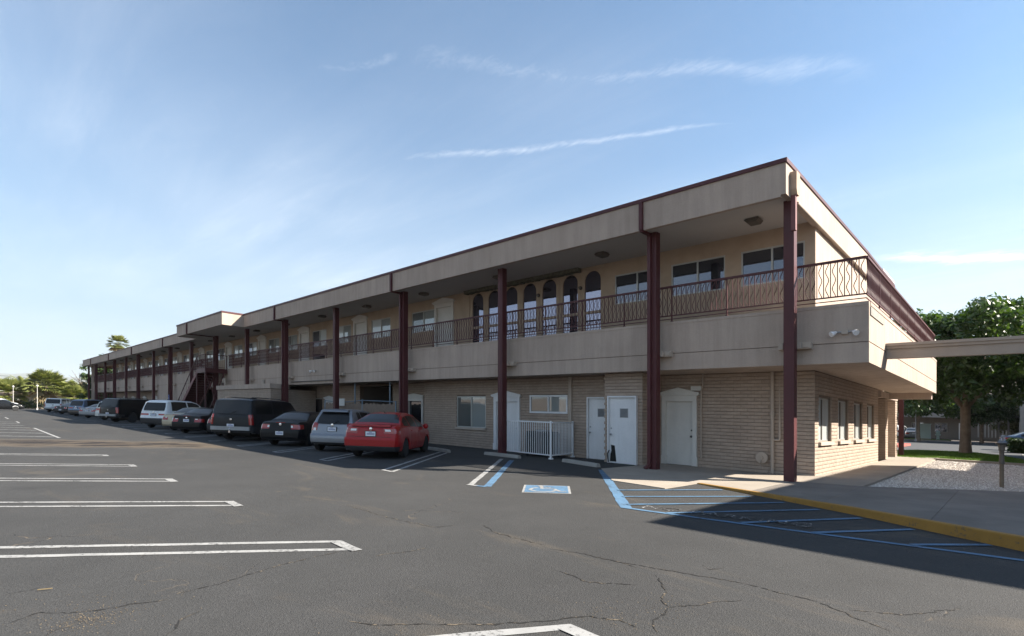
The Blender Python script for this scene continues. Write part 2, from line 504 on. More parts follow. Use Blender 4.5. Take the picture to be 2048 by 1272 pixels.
def link(name, me, parent=None, kind=None, label=None, loc=None):
    o = bpy.data.objects.new(name, me)
    COL.objects.link(o)
    if parent is not None:
        o.parent = parent
        if loc is None and parent.get('_world'):
            # children of a world-built thing keep world coordinates in their mesh
            w = world_off(parent)
            o.location = (-w[0], -w[1], -w[2])
            o['_world'] = 1
    if loc is not None:
        o.location = loc
    if kind: o['kind'] = kind
    if label: o['label'] = label
    return o


def world_off(o):
    v = Vector((0, 0, 0))
    while o is not None:
        v += o.location
        o = o.parent
    return v


def tag(o, label=None, cat=None, group=None, kind=None):
    if label: o['label'] = label
    if cat: o['category'] = cat
    if group: o['group'] = group
    if kind: o['kind'] = kind
    return o


def thing(name, loc, label, cat, group=None, rz=0.0, world=False):
    o = bpy.data.objects.new(name, None)
    o.empty_display_size = 0.2
    COL.objects.link(o)
    o.location = loc
    o.rotation_euler = (0, 0, rz)
    if world: o['_world'] = 1
    return tag(o, label, cat, group)


def struct(name, mb, m, parent=None, **kw):
    o = mb.build(name, m, parent, **kw)
    if parent is None: o['kind'] = 'structure'
    return o


def fast_mesh(name, verts, faces_n, per):
    """verts (N,3) array, faces of `per` consecutive vertices"""
    me = bpy.data.meshes.new(name)
    n = len(verts)
    me.vertices.add(n)
    me.vertices.foreach_set('co', np.asarray(verts, dtype=np.float32).ravel())
    me.loops.add(n)
    me.loops.foreach_set('vertex_index', np.arange(n, dtype=np.int32))
    nf = n // per
    me.polygons.add(nf)
    me.polygons.foreach_set('loop_start', np.arange(0, n, per, dtype=np.int32))
    me.update(calc_edges=True)
    return me
# ------------------------------------------------------------------ ground
struct('ground', MB().quad((-13000, -6800, -0.06), (800, -6800, -0.06), (800, 5800, -0.06), (-13000, 5800, -0.06)), 'soil')
lot = struct('parking_lot', MB().quad((-128, -40, 0), (22, -40, 0), (22, 17, 0), (-128, 17, 0)), 'asphalt')
lot['_world'] = 1
struct('street', MB().quad((-60, 36, -0.03), (90, 36, -0.03), (90, 84, -0.03), (-60, 84, -0.03)), 'street')

def strip(pts, w, z, m, name='parking_line', parent=lot, wob=0.0, closed=False):
    mb = MB(); P_ = [Vector((p[0], p[1])) for p in pts]
    # resample so the edge can wander a little like sprayed paint
    Q = []
    for a, b in zip(P_[:-1], P_[1:]):
        n = max(1, int((b - a).length / 0.25))
        Q += [a + (b - a) * (i / n) for i in range(n)]
    Q.append(P_[-1])
    L, R_ = [], []
    for i, q in enumerate(Q):
        d = (Q[min(i + 1, len(Q) - 1)] - Q[max(i - 1, 0)]).normalized()
        nrm = Vector((-d.y, d.x))
        j = Vector((rnd.gauss(0, wob), rnd.gauss(0, wob)))
        L.append(q + nrm * (w / 2) * (1 + rnd.gauss(0, 0.04)) + j); R_.append(q - nrm * (w / 2) * (1 + rnd.gauss(0, 0.04)) + j)
    for i in range(len(Q) - 1):
        mb.quad((L[i].x, L[i].y, z), (R_[i].x, R_[i].y, z), (R_[i + 1].x, R_[i + 1].y, z), (L[i + 1].x, L[i + 1].y, z))
    return mb.build(name, m, parent, fix=False)

STALL = Vector((-0.63, 0.7766)).normalized()
# the open row by the photographer: double hairpin lines ending in an arrow head at Y = 3.05
heads = [-1.88, -5.14, -8.52, -11.9, -15.2, -18.5]
dirA = Vector((-1.89, -2.72)).normalized()
for i, hx in enumerate(heads):
    dirA = Vector((-1.89, -2.72)).normalized() if i else Vector((-0.50, -0.866))
    a0 = Vector((hx - 0.42, 3.04)); b0 = Vector((hx, 3.01)); L = 5.6
    strip([(a0 + dirA * L)[:], a0[:]], 0.095, 0.004, 'line_white', wob=0.003)
    strip([(b0 + dirA * L)[:], b0[:]], 0.095, 0.004, 'line_white', wob=0.003)
    strip([(a0 + Vector((-.03, -.05)))[:], (b0 + Vector((.06, -.05)))[:]], 0.13, 0.008, 'line_white', wob=0.002)
dirA = Vector((-1.89, -2.72)).normalized()
for x0, x1, w in ((-28.3, -38.8, 0.10), (-47.2, -50.4, 0.10), (-57, -62, 0.10)):
    strip([(x0, 3.0), (x1, 3.05)], w, 0.004, 'line_white')
for i in range(7):
    hx = -29.0 - 3.28 * i
    a = Vector((hx, 2.9)); strip([(a + dirA * 5)[:], a[:]], 0.10, 0.004, 'line_white')
    b = a + Vector((-0.38, 0)); strip([(b + dirA * 5)[:], b[:]], 0.10, 0.004, 'line_white')
# the stalls under the motel
for i in range(24):
    hx = -11.62 - 3.33 * i
    a = Vector((hx, 7.5)); e = STALL * 6.9
    m_ = 'line_white_old' if i else 'line_white'
    strip([a[:], (a + e)[:]], 0.10, 0.004, m_, wob=0.003)
    b = a + Vector((0.44, -0.02)); strip([b[:], (b + e * 0.985)[:]], 0.10, 0.004, m_, wob=0.003)
    strip([a[:], b[:]], 0.10, 0.008, m_)
a = Vector((-8.33, 7.52)); strip([a[:], (a + STALL * 6.75)[:]], 0.12, 0.004, 'line_white', wob=0.003)
b = Vector((-7.93, 7.62)); strip([b[:], (b + STALL * 6.5)[:]], 0.16, 0.004, 'line_blue', wob=0.003)
strip([(-8.38, 7.47), (-8.12, 7.5)], 0.11, 0.008, 'line_white'); strip([(-8.12, 7.5), (-7.9, 7.56)], 0.12, 0.008, 'line_blue')
# the access aisle
strip([(-8.58, 12.77), (-4.71, 7.75)], 0.20, 0.004, 'line_blue', wob=0.004)
strip([(-4.78, 7.72), (-2.9, 7.96), (0.07, 8.46), (4.0, 9.1)], 0.11, 0.008, 'line_blue', wob=0.005)
for p, q in (((-5.97, 9.47), (-4.60, 11.5)), ((-5.42, 8.77), (-3.85, 11.0)), ((-4.87, 8.04), (-3.14, 10.72)), ((-4.03, 7.85), (-2.48, 10.40)),
             ((-2.94, 8.02), (-1.80, 10.02)), ((-2.01, 8.12), (-1.08, 9.62)), ((-0.95, 8.35), (-0.25, 9.2))):
    strip([p, q], 0.095, 0.012, 'line_blue', wob=0.004)
tx = bpy.data.curves.new('pavement_lettering', 'FONT')
tx.body = 'NO PARKING'; tx.size = 0.42; tx.align_x = 'CENTER'
to = bpy.data.objects.new('pavement_lettering', tx)
to.data.materials.append(M['faint_white'])
COL.objects.link(to); to.parent = lot
to.location = (-3.35, 8.22, 0.016); to.rotation_euler = (0, 0, math.radians(9))
# wheelchair emblem
hc = [Vector((-6.94, 7.59)), Vector((-7.66, 8.46)), Vector((-6.96, 9.14)), Vector((-6.24, 8.25))]
def hcp(u, v):          # u along the lower edge, v up the emblem
    a = hc[0] + (hc[3] - hc[0]) * u; b_ = hc[1] + (hc[2] - hc[1]) * u
    return a + (b_ - a) * v
def hcq(poly, z, m, name):
    mb = MB(); mb.quad(*[(*hcp(u, v), z) for u, v in poly]); return mb.build(name, m, lot, fix=False)
hcq([(0, 0), (0, 1), (1, 1), (1, 0)], 0.004, 'line_white', 'emblem_border')
hcq([(.05, .05), (.05, .95), (.95, .95), (.95, .05)], 0.008, 'line_blue', 'emblem_field')
def hline(pts, w, name='wheelchair_symbol'):
    strip([hcp(u, v)[:] for u, v in pts], w, 0.012, 'line_white')
    COL.objects[-1].name = name
hline([(.34, .90), (.38, .84), (.42, .88)], 0.13)
hline([(.38, .80), (.40, .50), (.66, .48), (.78, .20), (.90, .24)], 0.08)
hline([(.39, .67), (.60, .66)], 0.065)
hline([(.30, .62), (.18, .48), (.16, .30), (.28, .14), (.47, .10), (.62, .17), (.69, .31)], 0.07)

CRACKS = [[(-7.66, 4.26), (-6.64, 4.24), (-5.88, 4.3), (-5.52, 4.34), (-5.41, 4.69)], [(-5.22, 4.93), (-4.87, 4.77), (-4.35, 4.73), (-4.15, 4.7), (-3.89, 4.74)],
 [(-3.81, 4.64), (-3.42, 4.77), (-2.86, 4.77), (-2.63, 4.77)], [(-5.17, 2.93), (-5.15, 2.58), (-5.09, 2.15), (-4.96, 1.83), (-4.84, 1.54), (-4.86, 1.33), (-4.79, 1.14)],
 [(-4.71, 3.65), (-4.75, 3.27), (-4.78, 2.93)], [(-2.51, 4.65), (-2.23, 4.31), (-2.14, 4.04), (-2.0, 3.94), (-1.62, 4.62)], [(-2.0, 3.94), (-1.95, 3.61), (-1.81, 3.34)],
 [(-3.23, 4.77), (-2.53, 4.88), (-1.86, 5.05), (-1.19, 5.02), (-0.99, 4.91), (-0.6, 4.67)], [(-0.97, 5.01), (-0.66, 5.19), (-0.3, 5.84)],
 [(-3.43, 1.94), (-3.21, 2.05), (-2.91, 2.43), (-2.57, 2.85), (-2.33, 3.31), (-2.13, 3.41), (-1.9, 3.37)], [(-5.65, 0.25), (-5.65, 0.42), (-5.71, 0.55)],
 [(-4.9, 0.22), (-5.01, 0.43), (-4.85, 0.6), (-4.78, 0.91), (-4.69, 1.25)], [(-2.37, 5.34), (-2.23, 5.24), (-2.12, 5.49)], [(-3.25, 4.04), (-2.8, 3.98), (-2.41, 4.28)],
 [(-4.0, 0.95), (-4.28, 1.17), (-4.34, 1.32)], [(-4.49, 0.41), (-4.63, 0.57), (-4.58, 0.7)]]
def crack(pts, w):
    Q = []
    for a, b in zip(pts[:-1], pts[1:]):
        a = Vector(a); b = Vector(b); n = max(2, int((b - a).length / 0.035)); d = (b - a).normalized(); nr = Vector((-d.y, d.x))
        off = 0
        for i in range(n):
            off = off * 0.8 + rnd.gauss(0, 0.009)
            Q.append(a + (b - a) * (i / n) + nr * off)
    mb = MB(); prev = None
    for i in range(len(Q) - 1):
        d = (Q[i + 1] - Q[i]).normalized(); nr = Vector((-d.y, d.x))
        ww = w * max(0.0, rnd.gauss(0.75, 0.45)) * min(1, (i + 1) / 6, (len(Q) - i) / 6)
        cur = (Q[i] + nr * ww, Q[i] - nr * ww)
        if prev:
            mb.quad((*prev[0], .003), (*prev[1], .003), (*cur[1], .003), (*cur[0], .003))
        prev = cur
    mb.build('crack', 'crack_fill', lot, fix=False)
for i, c_ in enumerate(CRACKS):
    crack(c_, 0.008)
# crumbs of leaf litter and grit caught in the broken corner of the lot
vs = []
for cx, cy, sx, n in ((-4.62, 0.62, 0.10, 420), (-4.72, 0.9, 0.22, 160), (-2.02, 3.9, 0.16, 160), (-2.25, 3.45, 0.15, 160), (-4.9, 0.3, 0.3, 120), (-3.2, 2.0, 0.25, 60)):
    for i in range(n):
        x, y = cx + rnd.gauss(0, sx), cy + rnd.gauss(0, sx); r = rnd.uniform(.002, .0055); a = rnd.uniform(0, 6.28)
        for k in range(3):
            vs.append((x + r * math.cos(a + k * 2.1), y + r * math.sin(a + k * 2.1), 0.004 + (0.003 if k == 0 else 0.0)))
me = fast_mesh('leaf_litter', np.array(vs), None, 3); me.materials.append(M['litter'])
tag(link('leaf_litter', me), 'scattered dry crumbs of leaf litter on the cracked asphalt', 'litter', kind='stuff')
mb = MB(); mb.beam((-5.58, 0.46, .012), (-5.545, 0.545, .014), 0.008, 0.006)
tag(mb.build('twig', 'palm_dead'), 'short pale dry twig lying on the asphalt near the corner', 'twig')

# ------------------------------------------------------------------ pavement, kerb, gravel bed, lawn
KERB = [(-5.45, 12.1), (-3.32, 11.08), (-2.03, 10.42), (0.08, 9.12), (6.5, 5.3)]
def kerb_y(x):
    return float(np.interp(x, [p[0] for p in KERB], [p[1] for p in KERB]))
def kerb_z(x):
    return 0.012 + 0.150 * min(1.25, max(0.0, (x + 5.45) / 5.5))
def gr_y(x):
    return 14.45 + 0.57 * (x + 2.55)
sw = thing('sidewalk', (-4, 14, 0), None, None, world=True); sw['kind'] = 'structure'
def slab(poly, name='slab', g=0.006, drop=0.08, m='concrete'):
    c = Vector((sum(p[0] for p in poly) / len(poly), sum(p[1] for p in poly) / len(poly)))
    top = []
    for p in poly:
        v = Vector(p[:2]); v = v + (c - v).normalized() * g
        top.append((v.x, v.y, kerb_z(p[0]) + 0.004))
    n = len(top); mb = MB(); mb.v = top + [(a, b, -drop) for a, b, z in top]
    mb.f = [tuple(range(n))] + [(i, (i + 1) % n, n + (i + 1) % n, n + i) for i in range(n)]
    return mb.build(name, m, sw)
slab([(-8.66, 15.18), (-8.75, 13.0), (-7.1, 11.0), (-7.1, 15.18)])
slab([(-8.66, 16.5), (-8.66, 15.2), (-7.1, 15.2), (-7.1, 16.5)])
slab([(-7.1, 16.5), (-7.1, 10.95), (-6.94, 10.8), (-5.48, 10.57), (-5.45, 12.2), (-5.45, 16.5)])
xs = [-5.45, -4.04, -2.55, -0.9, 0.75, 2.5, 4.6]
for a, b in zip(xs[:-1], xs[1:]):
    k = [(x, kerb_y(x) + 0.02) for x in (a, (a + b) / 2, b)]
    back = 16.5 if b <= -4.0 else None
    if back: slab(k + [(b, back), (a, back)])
    elif b <= -2.5: slab(k + [(b, gr_y(b)), (a, 14.45)], m='concrete_worn_shaded')
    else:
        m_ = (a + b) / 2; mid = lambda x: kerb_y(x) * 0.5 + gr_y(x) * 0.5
        slab(k + [(b, mid(b)), (a, mid(a))], m='concrete_worn_shaded'); slab([(a, mid(a)), (b, mid(b)), (b, gr_y(b)), (a, gr_y(a))], m='concrete_worn_shaded')
y = 14.47
while y < 31:
    slab([(-4.04, y), (-2.55, y), (-2.55, y + 1.9), (-4.04, y + 1.9)]); y += 1.91
for yy in (28, 30, 32):
    slab([(-6.0, yy), (-4.05, yy), (-4.05, yy + 1.98), (-6.0, yy + 1.98)])
kb = MB()
for (x0, y0), (x1, y1) in zip(KERB[:-1], KERB[1:]):
    n = max(2, int((x1 - x0) / 0.4))
    for i in range(n):
        for_pts = []
        for t in (i / n, (i + 1) / n):
            x = x0 + (x1 - x0) * t; yk = y0 + (y1 - y0) * t
            z = kerb_z(x) + 0.012
            d = Vector((x1 - x0, y1 - y0)).normalized(); nr = Vector((-d.y, d.x))
            jit = 0.004 * math.sin(x * 9.1) + 0.003 * math.sin(x * 23)
            for_pts.append([(x - nr.x * (0.012 + jit), yk - nr.y * (0.012 + jit), -0.03), (x + nr.x * jit, yk + nr.y * jit, z - 0.012), (x + nr.x * 0.014, yk + nr.y * 0.014, z), (x + nr.x * (0.12 + jit), yk + nr.y * (0.12 + jit), z), (x + nr.x * 0.13, yk + nr.y * .13, z - .03)])
        A, B = for_pts
        for k in range(4): kb.quad(A[k], B[k], B[k + 1], A[k + 1])
struct('kerb', kb, 'kerb_yellow', smooth=40)
# gravel
gb = MB().quad((-2.55, 14.45, 0.05), (0.14, 15.98, .06), (3.0, 17.6, .06), (3.0, 29.9, .05), (-2.55, 29.9, .04))
struct('gravel_bed', gb, 'gravel_white')
R_ = np.random.default_rng(5)
N = 15000
gx_ = R_.uniform(-2.5, 0.75, N); gy_ = 14.5 + (29.8 - 14.5) * R_.random(N) ** 1.15
keep = gy_ > 14.5 + 0.57 * (gx_ + 2.55); gx_, gy_ = gx_[keep], gy_[keep]; N = len(gx_)
rr = R_.uniform(.014, .034, N)
oc = np.array([(1, 0, 0), (0, 1, 0), (-1, 0, 0), (0, -1, 0), (0, 0, 1)], float)
tri = [(0, 1, 4), (1, 2, 4), (2, 3, 4), (3, 0, 4)]
an = R_.uniform(0, 6.28, N)
ring = np.zeros((N, 5, 3))
for k in range(5):
    j = R_.uniform(.7, 1.3, N)
    x, y, z = oc[k]
    ring[:, k, 0] = gx_ + rr * j * (x * np.cos(an) - y * np.sin(an)); ring[:, k, 1] = gy_ + rr * j * (x * np.sin(an) + y * np.cos(an))
    ring[:, k, 2] = 0.05 + rr * (z * 0.9 * j - 0.1)
V = np.concatenate([ring[:, list(t)] for t in tri], axis=1).reshape(N, 4, 3, 3)
verts = ring.reshape(-1, 3); me = bpy.data.meshes.new('gravel')
fc = np.concatenate([np.array(tri) [None] + 5 * np.arange(N)[:, None, None]], 0).reshape(-1, 3)
me.from_pydata(verts.tolist(), [], fc.tolist()); me.materials.append(M['stones'])
tag(link('gravel', me), 'bed of loose white stones beside the motel end walk', 'gravel', kind='stuff')
ed = MB().box(-2.62, 2.6, 29.95, 30.2, -.05, 0.14)
struct('garden_kerb', ed, 'concrete')
lawn = MB(); pl = [(-4.6, 31.6), (-2.6, 30.22), (0.5, 30.22), (0.25, 36), (-0.6, 40), (-2.0, 43), (-4.5, 41.5), (-5.4, 38)]
lawn.v = [(x, y, 0.04) for x, y in pl] + [(x, y, -.1) for x, y in pl]; n = len(pl)
lawn.f = [tuple(range(n))] + [(i, (i + 1) % n, n + (i + 1) % n, n + i) for i in range(n)]
mat('lawn_base', (0.07, 0.11, 0.025), 0.9, 0.2, 3, 40)
struct('lawn', lawn, 'lawn_base')
struct('driveway', MB().quad((0.55, 28, -.01), (9, 28, -.01), (9, 46, -.01), (0.3, 46, -.01)), 'concrete_grey')
def inside(px, py, poly):
    c = np.zeros(len(px), bool); j = len(poly) - 1
    for i in range(len(poly)):
        xi, yi = poly[i]; xj, yj = poly[j]
        c ^= ((yi > py) != (yj > py)) & (px < (xj - xi) * (py - yi) / (yj - yi + 1e-9) + xi); j = i
    return c
def blades(name, poly, N, h, z0, m, seed):
    R2 = np.random.default_rng(seed); xs_ = [p[0] for p in poly]; ys_ = [p[1] for p in poly]
    x = R2.uniform(min(xs_), max(xs_), N); y = R2.uniform(min(ys_), max(ys_), N); k = inside(x, y, poly); x, y = x[k], y[k]; n = len(x)
    a = R2.uniform(0, 6.28, n); hh = h * R2.uniform(.5, 1.3, n); w = .012; lx, ly = R2.normal(0, .03, n), R2.normal(0, .03, n)
    v = np.zeros((n, 3, 3)); v[:, 0] = np.stack([x - w * np.cos(a), y - w * np.sin(a), np.full(n, z0)], 1); v[:, 1] = np.stack([x + w * np.cos(a), y + w * np.sin(a), np.full(n, z0)], 1)
    v[:, 2] = np.stack([x + lx, y + ly, z0 + hh], 1)
    me = fast_mesh(name, v.reshape(-1, 3), None, 3); me.materials.append(M[m]); return me
tag(link('grass', blades('grass', pl, 60000, .07, .038, 'grass', 3)), 'short mown green grass on the lawn under the big tree', 'grass', kind='stuff')
struct('far_lawn', MB().box(-20, -5.2, 75.2, 77.2, -.05, .10), 'lawn_base')
struct('far_kerb', MB().box(-20, -5.1, 74.9, 75.19, -.05, .12), 'concrete_grey')
tag(link('far_grass', blades('far_grass', [(-20, 75.2), (-5.2, 75.2), (-5.2, 77.2), (-20, 77.2)], 14000, .10, .10, 'grass', 4)), 'narrow strip of green grass across the street', 'grass', kind='stuff')
struct('near_street_kerb', MB().box(-9.0, -6.2, 47.5, 54.0, -.06, .13), 'kerb_red')
# concrete wheel stops at the head of the stalls
def wheel_stop(cx, cy, ang, label):
    mb = MB(); prof = [(-.085, 0), (.085, 0), (.07, .06), (.045, .115), (-.045, .115), (-.07, .06)]
    ca, sa = math.cos(ang), math.sin(ang)
    n = 7
    for i in range(n - 1):
        a, b = -0.9 + 1.8 * i / (n - 1), -0.9 + 1.8 * (i + 1) / (n - 1)
        e0 = 0.93 if i == 0 else 1; e1 = 0.93 if i == n - 2 else 1
        for k in range(len(prof)):
            l = (k + 1) % len(prof)
            (u0, z0), (u1, z1) = prof[k], prof[l]
            q = [(a, u0 * e0, z0 * e0), (b, u0 * e1, z0 * e1), (b, u1 * e1, z1 * e1), (a, u1 * e0, z1 * e0)]
            mb.quad(*[(x, yv, z) for x, yv, z in q])
    mb.quad(*[(-.9, u * .93, z * .93) for u, z in prof]); mb.quad(*[(.9, u * .93, z * .93) for u, z in prof])
    o = mb.build('wheel_stop', 'concrete_grey', smooth=30)
    o.location = (cx, cy, 0.002); o.rotation_euler = (0, 0, ang)
    tag(o, label, 'wheel stop', 'concrete wheel stops under the motel')
wheel_stop(-16.4, 13.1, -0.22, 'pale concrete wheel stop beside the red sedan, white lines ending on it')
wheel_stop(-13.3, 13.5, -0.05, 'chipped concrete wheel stop in front of the white picket enclosure')
wheel_stop(-9.95, 13.62, -0.29, 'concrete wheel stop in front of the two white louvred doors')
# ------------------------------------------------------------------ the motel
YF, YB, YC, YW = 13.70, 14.70, 14.34, 16.50     # roof fascia, balcony fascia, column line, main wall
XR, XE, XWE, XL = -3.97, -2.47, -4.04, -103.4   # roof end, balcony end, end wall, far end
motel = thing('motel_building', (-50, 16, 0), 'long two-storey tan motel with maroon columns, railed balcony and brick ground floor', 'building', world=True)
BUMP0, BUMP1, YBUMP = -38.26, -48.6, 12.32

def wall_boxes(mb, x0, x1, z0, z1, y0, y1, openings):
    """wall along X with rectangular openings (a,b,za,zb)"""
    ops = sorted(openings); cur = x0
    for a, b, za, zb in ops:
        if a > cur: mb.box(cur, a, y0, y1, z0, z1)
        if za > z0: mb.box(a, b, y0, y1, z0, za)
        if zb < z1: mb.box(a, b, y0, y1, zb, z1)
        cur = b
    if cur < x1: mb.box(cur, x1, y0, y1, z0, z1)

# --- openings of the upper floor
wins = [(-6.05, -4.29, 'd'), (-8.33, -6.53, 'd'), (-10.52, -8.72, 'd'), (-22.85, -20.95, 'g')]
doors = [(-20.92, -19.47, 'o')]
base = -27.9
ctr = [-27.92, -35.15, -42.3, -49.5, -56.7, -63.9, -71.1, -78.3, -85.5, -92.7]
styles = 'bpgbgpdgbg'
for i, c_ in enumerate(ctr):
    doors.append((c_ - 0.75, c_ + 0.75, 'o'))
    wins.append((c_ + 1.17, c_ + 3.1, styles[i])); wins.append((c_ - 3.0, c_ - 1.08, styles[(i + 3) % 10]))
ARCH0, ARCHN, ARCHW = -18.36, 7, 1.054
ops = [(a, b, 5.6, 6.66) for a, b, s_ in wins] + [(a + .08, b - .08, 4.3, 6.74) for a, b, s_ in doors] + [(ARCH0, ARCH0 + ARCHN * ARCHW, 4.3, 7.06)]
mb = MB(); wall_boxes(mb, -97.0, XWE, 4.25, 7.3, YW, YW + .25, ops)
mb.box(XWE - .25, XWE, YW + .25, 29.0, 4.25, 7.3)
upper = mb.build('upper_wall', 'stucco_warm', motel)
mb = MB().box(XWE - .002, XWE + .012, YW + .012, 29.0, 4.26, 7.28)
mb.build('end_wall_render', 'stucco', motel)

def window(x0, x1, z0, z1, yf, style, fm='aluminium', depth=.07, sill=None, fw=.045):
    """sliding window set back in a wall that faces -Y at yf"""
    mb = MB(); y0, y1 = yf + .02, yf + depth + .03
    mb.box(x0, x1, y0, y1, z1 - fw, z1).box(x0, x1, y0, y1, z0, z0 + fw)
    mb.box(x0, x0 + fw, y0, y1, z0 + fw, z1 - fw).box(x1 - fw, x1, y0, y1, z0 + fw, z1 - fw)
    xm = (x0 + x1) / 2
    mb.box(xm - .025, xm + .025, y0 + .005, y1, z0 + fw, z1 - fw)
    w = mb.build('window', fm, motel)
    mt = {'d': ('glass_dark', 'glass_dark'), 'g': ('glass_grey', 'glass_pale'), 'p': ('glass_dark', 'glass_blind'), 'b': ('glass_blind', 'glass_pale')}[style]
    MB().box(x0 + fw, xm - .025, y0 + .03, y0 + .04, z0 + fw, z1 - fw).build('pane', mt[0], w)
    MB().box(xm + .025, x1 - fw, y0 + .045, y0 + .055, z0 + fw, z1 - fw).build('pane', mt[1], w)
    if sill:
        MB().box(x0 - .05, x1 + .05, yf - .07, yf + .02, z0 - .09, z0).build('sill', sill, w)
    return w

def door(x0, x1, z0, z1, yf, peak, m='offwhite', louver=False, knob_left=False, surround=.14, leafm=None):
    """door with a pedimented surround on a wall facing -Y at yf; x0..x1 outside the surround"""
    s_ = surround
    leaf = MB().box(x0 + s_, x1 - s_, yf + .06, yf + .10, z0, z1).build('door', leafm or m, motel)
    if peak:
        mb = MB()
        mb.box(x0, x0 + s_, yf - .05, yf + .1, z0 + .28, z1 + .02).box(x1 - s_, x1, yf - .05, yf + .1, z0 + .28, z1 + .02)
        mb.box(x0 - .02, x0 + s_ + .015, yf - .065, yf + .1, z0, z0 + .28).box(x1 - s_ - .015, x1 + .02, yf - .065, yf + .1, z0, z0 + .28)
        xm = (x0 + x1) / 2
        mb.box(x0 + s_ + .001, x1 - s_ - .001, yf - .048, yf + .1, z1 - .03, z1 + .021); mb.box(x0, x1, yf - .05, yf + .1, z1 + .02, z1 + .16)
        mb.prism([(x0 - .07, z1 + .16), (x1 + .07, z1 + .16), (x1 + .1, z1 + .21), (xm, peak), (x0 - .1, z1 + .21)], lambda u, v, w: (u, w, v), yf - .09, yf + .02)
        mb.build('pediment', m, leaf)
        mo = MB(); mo.beam((x0 - .1, yf - .1, z1 + .22), (xm, yf - .1, peak + .01), .06, .035, up=(0, 1, 0)).beam((xm, yf - .1, peak + .01), (x1 + .1, yf - .1, z1 + .22), .06, .035, up=(0, 1, 0))
        mo.build('moulding', m, leaf)
    else:
        mb = MB().box(x0, x0 + s_, yf - .02, yf + .09, z0, z1 + s_).box(x1 - s_, x1, yf - .02, yf + .09, z0, z1 + s_).box(x0 + s_, x1 - s_, yf - .02, yf + .09, z1, z1 + s_)
        mb.build('door_frame', m, leaf)
    kx = x0 + s_ + .07 if knob_left else x1 - s_ - .07
    kb_ = MB().lathe([(.012, 0), (.012, -.03), (.032, -.035), (.034, -.06), (.02, -.075)], (kx, yf + .06, z0 + .95), 'y', 12).lathe([(.028, 0), (.028, -.015)], (kx, yf + .06, z0 + 1.15), 'y', 12)
    kb_.build('knob', 'dark_metal' if peak else 'grey_metal', leaf, smooth=40)
    if louver:
        xm = x0 * .45 + x1 * .55
        fr = MB(); a, b, c_, d_ = xm - .15, xm + .15, z1 - .66, z1 - .36
        fr.box(a, b, yf + .045, yf + .06, c_, c_ + .025).box(a, b, yf + .045, yf + .06, d_ - .025, d_).box(a, a + .025, yf + .045, yf + .06, c_, d_).box(b - .025, b, yf + .045, yf + .06, c_, d_)
        lv = fr.build('louvre', 'grey_metal', leaf)
        bars = MB()
        for k in range(6):
            z = c_ + .045 + k * .042; bars.beam((a + .03, yf + .05, z), (b - .03, yf + .05, z), .012, .03, up=(0, 1, 1))
        bars.box(a + .025, b - .025, yf + .057, yf + .0595, c_ + .02, d_ - .02)
        bars.build('louvre_blades', 'grey_metal', leaf)
    return leaf
for a, b, s_ in wins: window(a, b, 5.6, 6.66, YW, s_)
for a, b, s_ in doors: door(a, b, 4.32, 6.68, YW, 7.06)

# --- arched glass front
def arched_panel(i):
    x0 = ARCH0 + i * ARCHW; x1 = x0 + ARCHW; y0, y1 = YW + .03, YW + .11
    g0, g1 = x0 + .16, x1 - .16; r = (g1 - g0) / 2; xm = (g0 + g1) / 2; sp = 7.0 - r
    mb = MB(); zt, zb = 7.06, 4.32
    mb.box(x0 + .006, g0, y0, y1, zb, zt).box(g1, x1 - .006, y0, y1, zb, zt).box(g0, g1, y0 + .002, y1, zb, zb + .2).box(g0, g1, y0 + .002, y1, 5.40, 5.50)
    n = 12
    for k in range(n):
        a, b = math.pi * k / n, math.pi * (k + 1) / n
        p, q = (xm - r * math.cos(a), sp + r * math.sin(a)), (xm - r * math.cos(b), sp + r * math.sin(b))
        mb.prism([p, q, (q[0], zt), (p[0], zt)], lambda u, v, w: (u, w, v), y0 + .002, y1)
    f = mb.build('arched_window', 'stucco_warm', motel)
    gl = MB(); gl.prism([(g0, 5.5)] + [(xm - r * math.cos(math.pi * k / n), sp + r * math.sin(math.pi * k / n)) for k in range(n + 1)] + [(g1, 5.5)], lambda u, v, w: (u, w, v), y0 + .045, y0 + .055)
    tilt = rnd.uniform(-.004, .004)
    gm = 'glass_pale' if i == 0 else 'glass_tint'
    gl.build('pane', gm if i else 'glass_tint', f)
    MB().box(g0, g1, y0 + .045, y0 + .055, zb + .2, 5.40).build('pane', 'glass_tint', f)
    if i in (3, 5):
        MB().lathe([(.0, -.12), (.05, -.12), (.075, -.05), (.06, .0)], (x1, y0, 6.42), 'y', 12).build('wall_lamp', 'bronze', f, smooth=40)
    MB().box(x1 - .006, x1 + .006, y0 + .02, y1, zb, zt).build('post', 'bronze', f)
for i in range(ARCHN): arched_panel(i)
mb = MB()
x = ARCH0 - .1
while x < ARCH0 + 6 * ARCHW:
    h_ = rnd.uniform(-.02, .03); mb.box(x, x + .118, YW - .28, YW - .03, 7.0 + h_, 7.16); x += .12
mb.build('valance', 'valance', motel)

